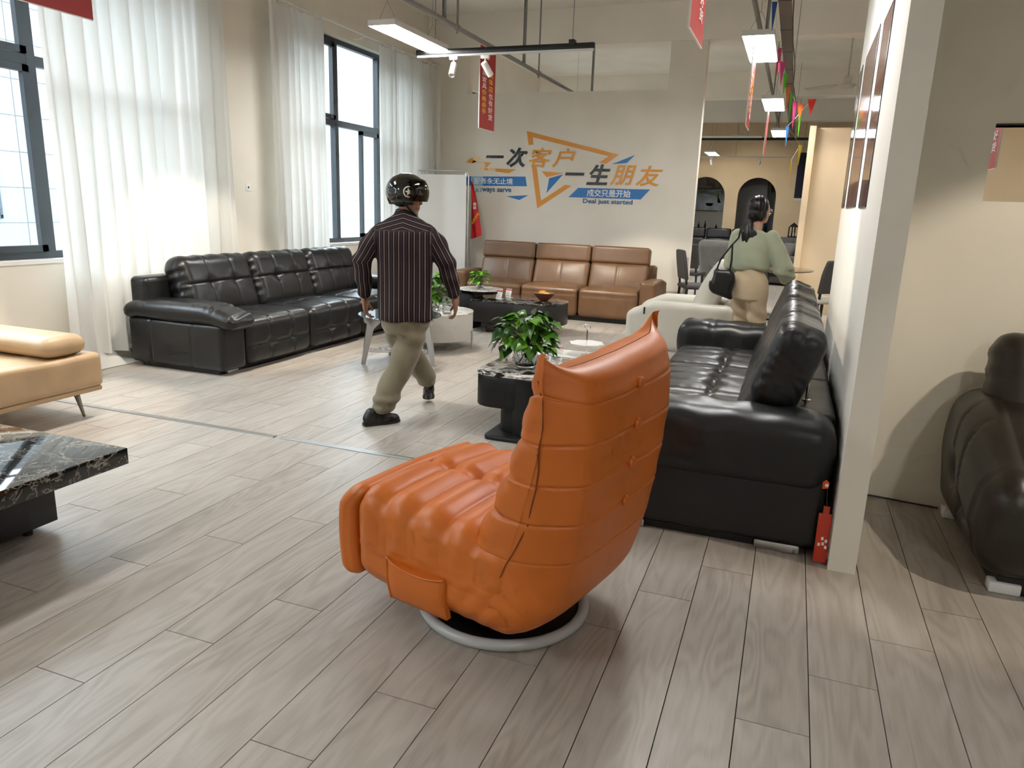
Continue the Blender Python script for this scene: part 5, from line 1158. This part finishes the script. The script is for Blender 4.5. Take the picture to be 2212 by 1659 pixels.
# pictures, ledge bottles and a dark screen at the far end
def picture_mat():
    t = NT('sailing_boats_picture'); p = t.obj(); n = t.noise(p, 3, 4); v = t.n('ShaderNodeTexVoronoi'); v.inputs['Scale'].default_value = 3.2; t.l(p, v.inputs['Vector'])
    col = t.ramp(n, [(.3, srgb(150, 178, 206)), (.5, srgb(196, 212, 226)), (.7, srgb(226, 228, 230))]); t.l(col, t.b.inputs['Base Color']); t.set(rough=.3); return t.m
pc = empty('painting', (-3.05, 28.58, 2.05), 0, 'pale blue painting of white sailing boats seen through the left arch', 'painting')
box('canvas', -.55, .55, -.04, 0, -.38, .38, picture_mat(), pc); box('frame', -.58, .58, -.03, .005, -.41, .41, plain('wood_frame', srgb(120, 96, 76), .5), pc)
M['boatblue'] = plain('boat_blue', srgb(70, 150, 190), .5); M['boatyel'] = plain('boat_yellow', srgb(236, 200, 110), .5)
for (x, s) in ((-.28, .8), (.3, 1.0)):
    MB().prism([(-.16*s, -.12), (.16*s, -.12), (.1*s, -.22), (-.1*s, -.22)], .04, .046, RX(90)).build('boat_hull', M['boatblue'], pc); MB().prism([(-.02, -.1), (.13*s, -.1), (-.02, .14)], .04, .046, RX(90)).build('sail', M['card'], pc); MB().prism([(-.06, .12), (.02, .12), (.0, .24), (-.05, .2)], .04, .046, RX(90)).build('pennon', M['boatyel'], pc)
    for o in kids(pc)[-3:]: o.location = (x, 0, 0)
lg = empty('wall_ledge', (-2.9, 28.4, 0), 0, 'pale ledge with bottles behind the far sofa', 'shelf'); box('board', -.9, .9, -.2, .2, .9, 1.0, M['white'], lg); box('body', -.85, .85, -.15, .18, 0, .9, M['wall_white'], lg)
for i, (x, h, lb) in enumerate(((-3.35, .24, 'dark bottle on the far ledge, leftmost of three'), (-3.12, .3, 'tallest dark bottle on the far ledge'), (-2.72, .18, 'smallest dark bottle on the far ledge'))):
    o = MB().lathe([(0, 0), (.035, 0), (.038, .02), (.038, h*.55), (.014, h*.72), (.014, h), (0, h)], n=16).build('bottle', M['blackgloss'], None); o.location = (x, 28.35, 1.0); tag(o, lb, 'bottle')
sc = empty('room_divider', (-2.2, 27.4, 0), 0, 'pale grey folding panel seen through the left arch', 'divider'); box('panel', -.05, .1, -.4, .4, 0, 1.75, M['white'], sc, .005); box('panel', .1, .3, -.1, .4, 0, 1.75, M['greywall'], sc, .005)
ds = empty('hanging_screen', (-.02, 24.9, 2.1), 0, 'dark navy hanging banner beside the yellow wall', 'banner'); box('cloth', -.12, .14, -.01, .01, 0, 1.35, plain('navy', srgb(22, 24, 44), .7), ds); MB().tube([(0, 0, 1.35), (0, 0, ZC-2.1)], .004, 5).build('cord', M['black'], ds); box('hem', -.12, .14, -.015, .015, -.06, 0, M['housing'], ds)
dr = empty('dark_cabinet', (-.78, 27.9, 0), 0, 'dark cabinet with a blue box seen through the right arch', 'cabinet'); box('body', -.5, .6, -.2, .3, 0, 1.1, M['darkwood'], dr, .01); box('top', -.52, .62, -.22, .32, 1.1, 1.13, M['black'], dr)
o = box('storage_box', -.14, .14, -.1, .1, 0, .14, M['boatblue'], None, .01); o.location = (-.92, 27.85, 1.13); tag(o, 'bright blue box on the dark cabinet behind the right arch', 'box')
tb2 = empty('far_track', (-1.6, 19.6, 3.32), 0, 'long dark lighting track across the far passage with white bulbs', 'lighting track'); box('rail', -1.4, 1.75, -.03, .03, 0, .06, M['black'], tb2); box('tube', -1.3, .6, -.08, -.03, .05, .09, M['white'], tb2)
for x in (-1.3, -.9, .9, 1.4): MB().tube([(x, 0, .06), (x, 0, ZC-3.32)], .006, 5).build('suspension', M['pipe'], tb2)
for x in (-1.34, -1.22): MB().lathe([(0, -.22), (.05, -.2), (.07, -.14), (.045, -.05), (.02, 0), (0, 0)], (x, 0, 0), 16).build('bulb', M['white'], tb2)

led(-2.6, -2.3, 21.8, 23.0, 3.2, 'LED light in front of the far arched wall, hidden by the slogan wall')  # extra light added to brighten the dim far end of the passage
t5 = empty('lighting_track', (-1.9, 23.6, 3.2), 0, 'lighting track by the far arched wall, hidden by the pennants', 'lighting track'); box('rail', -1.2, 1.6, -.018, .018, 0, .03, M['housing'], t5); MB().tube([(0, 0, .03), (0, 0, 1.3)], .004, 6).build('suspension', M['pipe'], t5)  # added track, carries two fill spots that brighten the far arched wall
track_head((-2.6, 23.6, 3.2), (-2.4, 25.5, .9), 'spotlight aimed at the far black sofa', 20, 130)  # wide fill added for the sofa end of the far wall
track_head((-1.2, 23.6, 3.2), (-1.3, 25.5, 1.6), 'spotlight aimed at the pier between the far arches', 18, 130)  # wide fill added for the wall between the arches
# ================================================================== lettering, banners, posters
GLYPH = {}
def text_mesh(s, size, bold=0.0, shear=0.0, ext=.001, align='CENTER'):
    key = (s, size, bold, shear, ext)
    if key not in GLYPH:
        c = bpy.data.curves.new('t', 'FONT'); c.body = s; c.size = size; c.offset = bold*size; c.shear = shear; c.extrude = ext; c.align_x = align; c.resolution_u = 3
        o = bpy.data.objects.new('t', c); me = bpy.data.meshes.new_from_object(o); bpy.data.objects.remove(o); bpy.data.curves.remove(c); GLYPH[key] = me
    return GLYPH[key].copy()
def text(name, s, size, m, parent, M4, bold=0.0, shear=0.0, fit=None, ext=.001):
    """flat lettering; fit=(width,height) stretches the text to that box, its centre at the origin"""
    me = text_mesh(s, size, bold, shear, ext); xs = [v.co.x for v in me.vertices]; ys = [v.co.y for v in me.vertices]
    if xs:
        cx, cy = (min(xs)+max(xs))/2, (min(ys)+max(ys))/2; sx = sy = 1
        if fit: sx = fit[0]/max(1e-6, max(xs)-min(xs)); sy = fit[1]/max(1e-6, max(ys)-min(ys)) if fit[1] else sx
        for v in me.vertices: v.co = M4 @ Vector(((v.co.x-cx)*sx, (v.co.y-cy)*sy, v.co.z))
    me.materials.clear(); return link(name, me, m, parent, False)
M['blk'] = plain('slogan_black', srgb(30, 30, 28), .25); M['orn'] = plain('slogan_orange', srgb(222, 146, 34), .25); M['blu'] = plain('slogan_blue', srgb(22, 112, 186), .3); M['lorn'] = plain('slogan_pale_orange', srgb(240, 200, 150), .3); M['wht'] = plain('slogan_white', srgb(238, 238, 236), .4); M['navy2'] = plain('slogan_dark_blue', srgb(44, 96, 140), .4); M['lblu'] = plain('slogan_pale_blue', srgb(140, 190, 226), .3)
WG = empty('wall_slogan', (0, YB, 0), 0, 'orange, blue and black slogan lettering on the cream wall above the brown sofa', 'wall lettering')
def wp(p, d=0): return Vector((p[0], -d, p[1]))
def flat(name, poly, m, d=.003):
    n = len(poly); v = [(x, 0, z) for x, z in poly]+[(x, -d, z) for x, z in poly]
    return MB().add(v, [tuple(range(n)), tuple(range(2*n-1, n-1, -1))]+[(i, n+i, n+(i+1) % n, (i+1) % n) for i in range(n)]).build(name, m, WG, smooth=False)
SG = [('orange_beam', 'orn', [(-4.207, 2.728), (-2.674, 2.375), (-2.872, 2.236), (-2.987, 2.254), (-2.836, 2.35), (-4.101, 2.633), (-4.085, 2.521), (-4.165, 2.511)], 0.003), ('orange_chevron', 'orn', [(-4.099, 2.192), (-4.014, 2.169), (-3.917, 1.649), (-3.52, 1.907), (-3.414, 1.892), (-3.977, 1.523)], 0.003), ('orange_wedge', 'orn', [(-3.925, 2.109), (-3.551, 2.088), (-3.837, 2.019)], 0.003), ('blue_shard', 'blu', [(-3.794, 2.003), (-3.564, 2.066), (-3.829, 1.771)], 0.003), ('blue_wedge', 'blu', [(-4.53, 1.704), (-4.139, 1.729), (-4.295, 1.649)], 0.003), ('blue_dart', 'blu', [(-2.78, 2.232), (-2.424, 2.372), (-2.544, 2.252)], 0.003), ('blue_bar', 'blu', [(-5.3, 2.007), (-4.201, 2.022), (-4.171, 1.871), (-5.297, 1.86)], 0.003), ('blue_bar', 'blu', [(-3.304, 1.865), (-2.154, 1.864), (-2.287, 1.712), (-3.455, 1.716)], 0.003), ('pale_patch', 'lblu', [(-5.144, 2.008), (-4.951, 2.011), (-4.955, 1.864), (-5.133, 1.864)], 0.0045), ('orange_wing', 'orn', [(-5.269, 2.23), (-5.202, 2.294), (-5.143, 2.306), (-5.142, 2.272), (-5.067, 2.25), (-5.141, 2.225)], 0.003), ('pale_wing', 'lorn', [(-5.143, 2.306), (-5.033, 2.337), (-4.979, 2.271), (-5.142, 2.272)], 0.003), ('pale_wing', 'lorn', [(-5.142, 2.266), (-4.945, 2.24), (-4.944, 2.223), (-5.141, 2.225)], 0.003), ('orange_bolt', 'orn', [(-4.945, 2.24), (-4.812, 2.235), (-4.907, 2.144), (-4.829, 2.145), (-4.367, 2.134), (-4.494, 2.07), (-5.028, 2.125), (-4.908, 2.192)], 0.003), ('pale_bolt', 'lorn', [(-5.028, 2.125), (-4.938, 2.206), (-4.912, 2.192), (-4.911, 2.151), (-4.945, 2.117)], 0.0045), ('pale_bolt', 'lorn', [(-4.868, 2.144), (-4.731, 2.139), (-4.73, 2.091), (-4.867, 2.106)], 0.0045)]
for nm, mm, poly, d in SG: flat(nm, poly, M[mm], d)
RXm = Matrix.Rotation(math.pi/2, 4, 'X')
def wtext(name, s, x0, x1, z0, z1, m, d=.004, bold=.0, shear=0):
    text(name, s, .2, m, WG, Matrix.Translation(((x0+x1)/2, -d, (z0+z1)/2)) @ RXm, bold, shear, (x1-x0, z1-z0))
for nm, s, x0, x1, z0, z1, mm, bold, shear in [('character', '一', -4.906, -4.589, 2.306, 2.349, 'blk', 0.01, 0.25), ('character', '次', -4.548, -4.17, 2.163, 2.473, 'blk', 0.035, 0.25), ('character', '客', -4.151, -3.769, 2.17, 2.472, 'orn', 0.018, 0.25), ('character', '户', -3.759, -3.371, 2.17, 2.468, 'orn', 0.018, 0.25), ('character', '一', -3.529, -3.209, 2.052, 2.097, 'blk', 0.01, 0.25), ('character', '生', -3.175, -2.792, 1.913, 2.226, 'blk', 0.03, 0.25), ('character', '朋', -2.791, -2.385, 1.913, 2.219, 'orn', 0.018, 0.25), ('character', '友', -2.388, -1.978, 1.909, 2.214, 'orn', 0.018, 0.25), ('lettering', '服务永无止境', -5.115, -4.417, 1.889, 1.99, 'wht', 0.018, 0), ('lettering', '成交只是开始', -3.153, -2.451, 1.733, 1.849, 'wht', 0.018, 0), ('letter', 'A', -5.090, -5.013, 1.756, 1.823, 'lblu', .02, 0), ('letter', 'l', -4.993, -4.977, 1.756, 1.823, 'lblu', .02, 0), ('lettering', 'ways sarve', -4.966, -4.44, 1.743, 1.827, 'navy2', 0.02, 0), ('lettering', 'Deal just started', -3.211, -2.41, 1.61, 1.701, 'navy2', 0.02, 0)]: wtext(nm, s, x0, x1, z0, z1, M[mm], .006, bold, shear)
# ---- red hanging banners
M['banner'] = plain('banner_red', srgb(168, 30, 30), .5); M['byel'] = plain('banner_yellow', srgb(240, 196, 40), .5); M['bwht'] = plain('banner_white', srgb(240, 236, 230), .5)
def banner(x, y0, y1, z0, z1, label, chars=True, slant=0.0, pz=None):
    """a stiff board hanging in the y-z plane, printed on both faces"""
    b = empty('hanging_banner', (x, (y0+y1)/2, z0), 0, label, 'banner', 'red hanging banners'); w = (y1-y0)/2; h = z1-z0
    box('board', -.004, .004, -w, w, 0, h, M['banner'], b)
    box('edge', -.0045, .0045, -w-.004, -w, 0, h, M['bwht'], b); box('edge', -.0045, .0045, -w, w, -.004, 0, M['bwht'], b)
    if pz:
        for q in (-w*.8, w*.8): MB().tube([(0, q, h), (0, q, pz-z0)], .0015, 4).build('string', M['bwht'], b)
    if chars:
        for side, sgn in ((1, 1), (-1, -1)):
            T = Matrix(((0, 0, sgn, .0055*sgn), (sgn, 0, 0, 0), (0, 1, 0, 0), (0, 0, 0, 1)))
            for col, (word, cx) in enumerate((('实体店也有好货', .42), ('品牌家具价格杀手', -.42))):
                n = len(word); z = h*.72; stp = h*(.72-.10)/(n)
                for k, chx in enumerate(word):
                    m = M['byel'] if (col == 1 and k >= 4) or (col == 0 and k < 3) else M['bwht']; zz = (h*(.80 if col else .74))-stp*(k+.5)
                    if zz > .05*h: text('letter', chx, .1, m, b, T @ Matrix.Translation((cx*w, zz, 0)), .012, 0, (w*.55, stp*.86), .0004)
            box('logo_patch', *((.004, .005) if sgn > 0 else (-.005, -.004)), -w*.75, w*.1, h*.86, h*.97, M['bwht'], b)
            text('logo', '优家家居', .1, M['banner'], b, T @ Matrix.Translation((-.33*w*1, h*.915, .001)), .01, 0, (w*.6, h*.06), .0004)
    return b
banner(-3.67, 8.45, 8.93, 2.44, 3.36, 'red hanging banner with yellow and white characters in front of the slogan wall', pz=3.4)
banner(-3.67, 2.74, 3.2, 2.43, 3.36, 'red hanging banner corner at the top left of the picture', pz=3.4)
banner(-.57, 3.74, 4.23, 2.37, 3.14, 'red hanging banner at the top beside the passage, seen from below', pz=3.197)
banner(-.57, 7.9, 8.4, 2.39, 3.1, 'red hanging banner seen edge-on below the nearest passage light', chars=True, pz=3.197)
banner(-.57, 11.95, 12.45, 2.43, 3.1, 'red hanging banner seen edge-on below the second passage light', chars=False, pz=3.197)
banner(-3.67, 12.9, 13.4, 2.55, 3.37, 'red hanging banner half hidden behind the top of the slogan wall', chars=False, pz=3.4)
banner(1.35, 6.6, 7.1, 1.93, 2.9, 'red hanging banner seen through the alcove opening', pz=4.5)
# ---- framed glossy prints on the stub wall
def print_mat(seed):
    t = NT('glossy_abstract_print'); p = t.obj(); a = t.noise(t.mapping(p, (1, 9, .8), (seed, 2*seed, 0)), 1.6, 4, .6, 1.5); col = t.ramp(a, [(.3, srgb(92, 86, 90)), (.45, srgb(150, 140, 138)), (.55, srgb(150, 96, 76)), (.62, srgb(188, 90, 70)), (.75, srgb(110, 92, 88))]); t.l(col, t.b.inputs['Base Color']); t.set(rough=.08, spec=.7, coat=.6); return t.m
for y0, y1, z0, z1, lb, sd_ in ((5.74, 6.05, 1.6, 2.53, 'narrow glossy framed print, farthest on the white stub wall', 1), (4.65, 5.5, 1.59, 2.54, 'wide glossy framed print in the middle of the white stub wall', 4), (3.96, 4.41, 1.58, 2.5, 'glossy framed print nearest the edge of the white stub wall', 8)):
    p = empty('framed_print', (.307, (y0+y1)/2, z0), 0, lb, 'picture', 'glossy prints on the stub wall'); w = (y1-y0)/2; h = z1-z0
    box('print', -.004, -.001, -w+.006, w-.006, .006, h-.006, print_mat(sd_), p); MB().box(-.005, 0, -w, -w+.008, 0, h).box(-.005, 0, w-.008, w, 0, h).box(-.005, 0, -w, w, 0, .008).box(-.005, 0, -w, w, h-.008, h).build('frame', plain('dark_print_frame', srgb(70, 66, 72), .3), p, smooth=False)
# ---- white display stand with a red pennant flag behind it
ws = empty('display_stand', (-5.40, 10.9, 0), math.radians(4), 'tall white banner display stand in the corner behind the man', 'display stand')
W2 = .5; MB().tube([(-W2, 0, .02), (-W2, 0, 1.98), (-W2+.02, 0, 2.04), (-W2+.07, 0, 2.06), (W2-.07, 0, 2.06), (W2-.02, 0, 2.04), (W2, 0, 1.98), (W2, 0, .02)], .013, 10).build('frame', M['steel'], ws)
v = []; f = []
for j in range(13):
    for i in range(11): x = -W2+.03+(2*W2-.06)*i/10; z = .2+1.8*j/12; v.append((x, .008*math.sin(3*x+5*z)-.012, z))
n_ = len(v); v += [(x, y+.004, z) for x, y, z in v]
for j in range(12):
    for i in range(10): a = j*11+i; f += [(a, a+1, a+12, a+11), (n_+a, n_+a+11, n_+a+12, n_+a+1)]
make('sheet', v, f, M['white'], ws); 
for x in (-W2, W2): box('foot', x-.02, x+.02, -.2, .2, 0, .02, M['steel'], ws); 
for x in (-W2+.04, W2-.04): box('clip', x-.015, x+.015, -.02, .006, 1.97, 2.03, M['chrome'], ws)
fl = empty('red_flag', (-4.86, 11.2, 0), 0, 'red pennant flag with white logo hanging by the display stand', 'flag')
v = []; f = []
for j in range(15):
    t = j/14; z = 1.0+.92*t
    for i in range(9): s = i/8; x = -.1+(.17*s)*(1-t)**.75+.015*s; v.append((x*(1)-.02*t, .03*math.sin(7*s+2.5*t), z+.06*s*(1-t)))
n_ = len(v); v += [(x, y+.004, z) for x, y, z in v]
for j in range(14):
    for i in range(8): a = j*9+i; f += [(a, a+1, a+10, a+9), (n_+a, n_+a+9, n_+a+10, n_+a+1)]
make('cloth', v, f, plain('flag_red', srgb(206, 30, 30), .6), fl); MB().tube([(-.11, .01, .02), (-.11, .01, 1.98)], .01, 8).build('pole', M['steel'], fl); MB().lathe([(0, 0), (.12, 0), (.12, .02), (0, .03)], (-.11, .01, 0), 20).build('base', M['black'], fl)
box('logo_patch', -.05, .0, -.045, -.04, 1.48, 1.58, M['bwht'], fl); text('logo', '优家', .1, M['banner'], fl, Matrix.Translation((-.025, -.047, 1.53)) @ RXm, .01, 0, (.04, .04)); text('lettering', '全屋定制', .1, M['byel'], fl, Matrix.Translation((-.01, -.047, 1.33)) @ Matrix.Rotation(math.radians(-60), 4, 'Y') @ RXm, .01, 0, (.2, .05))
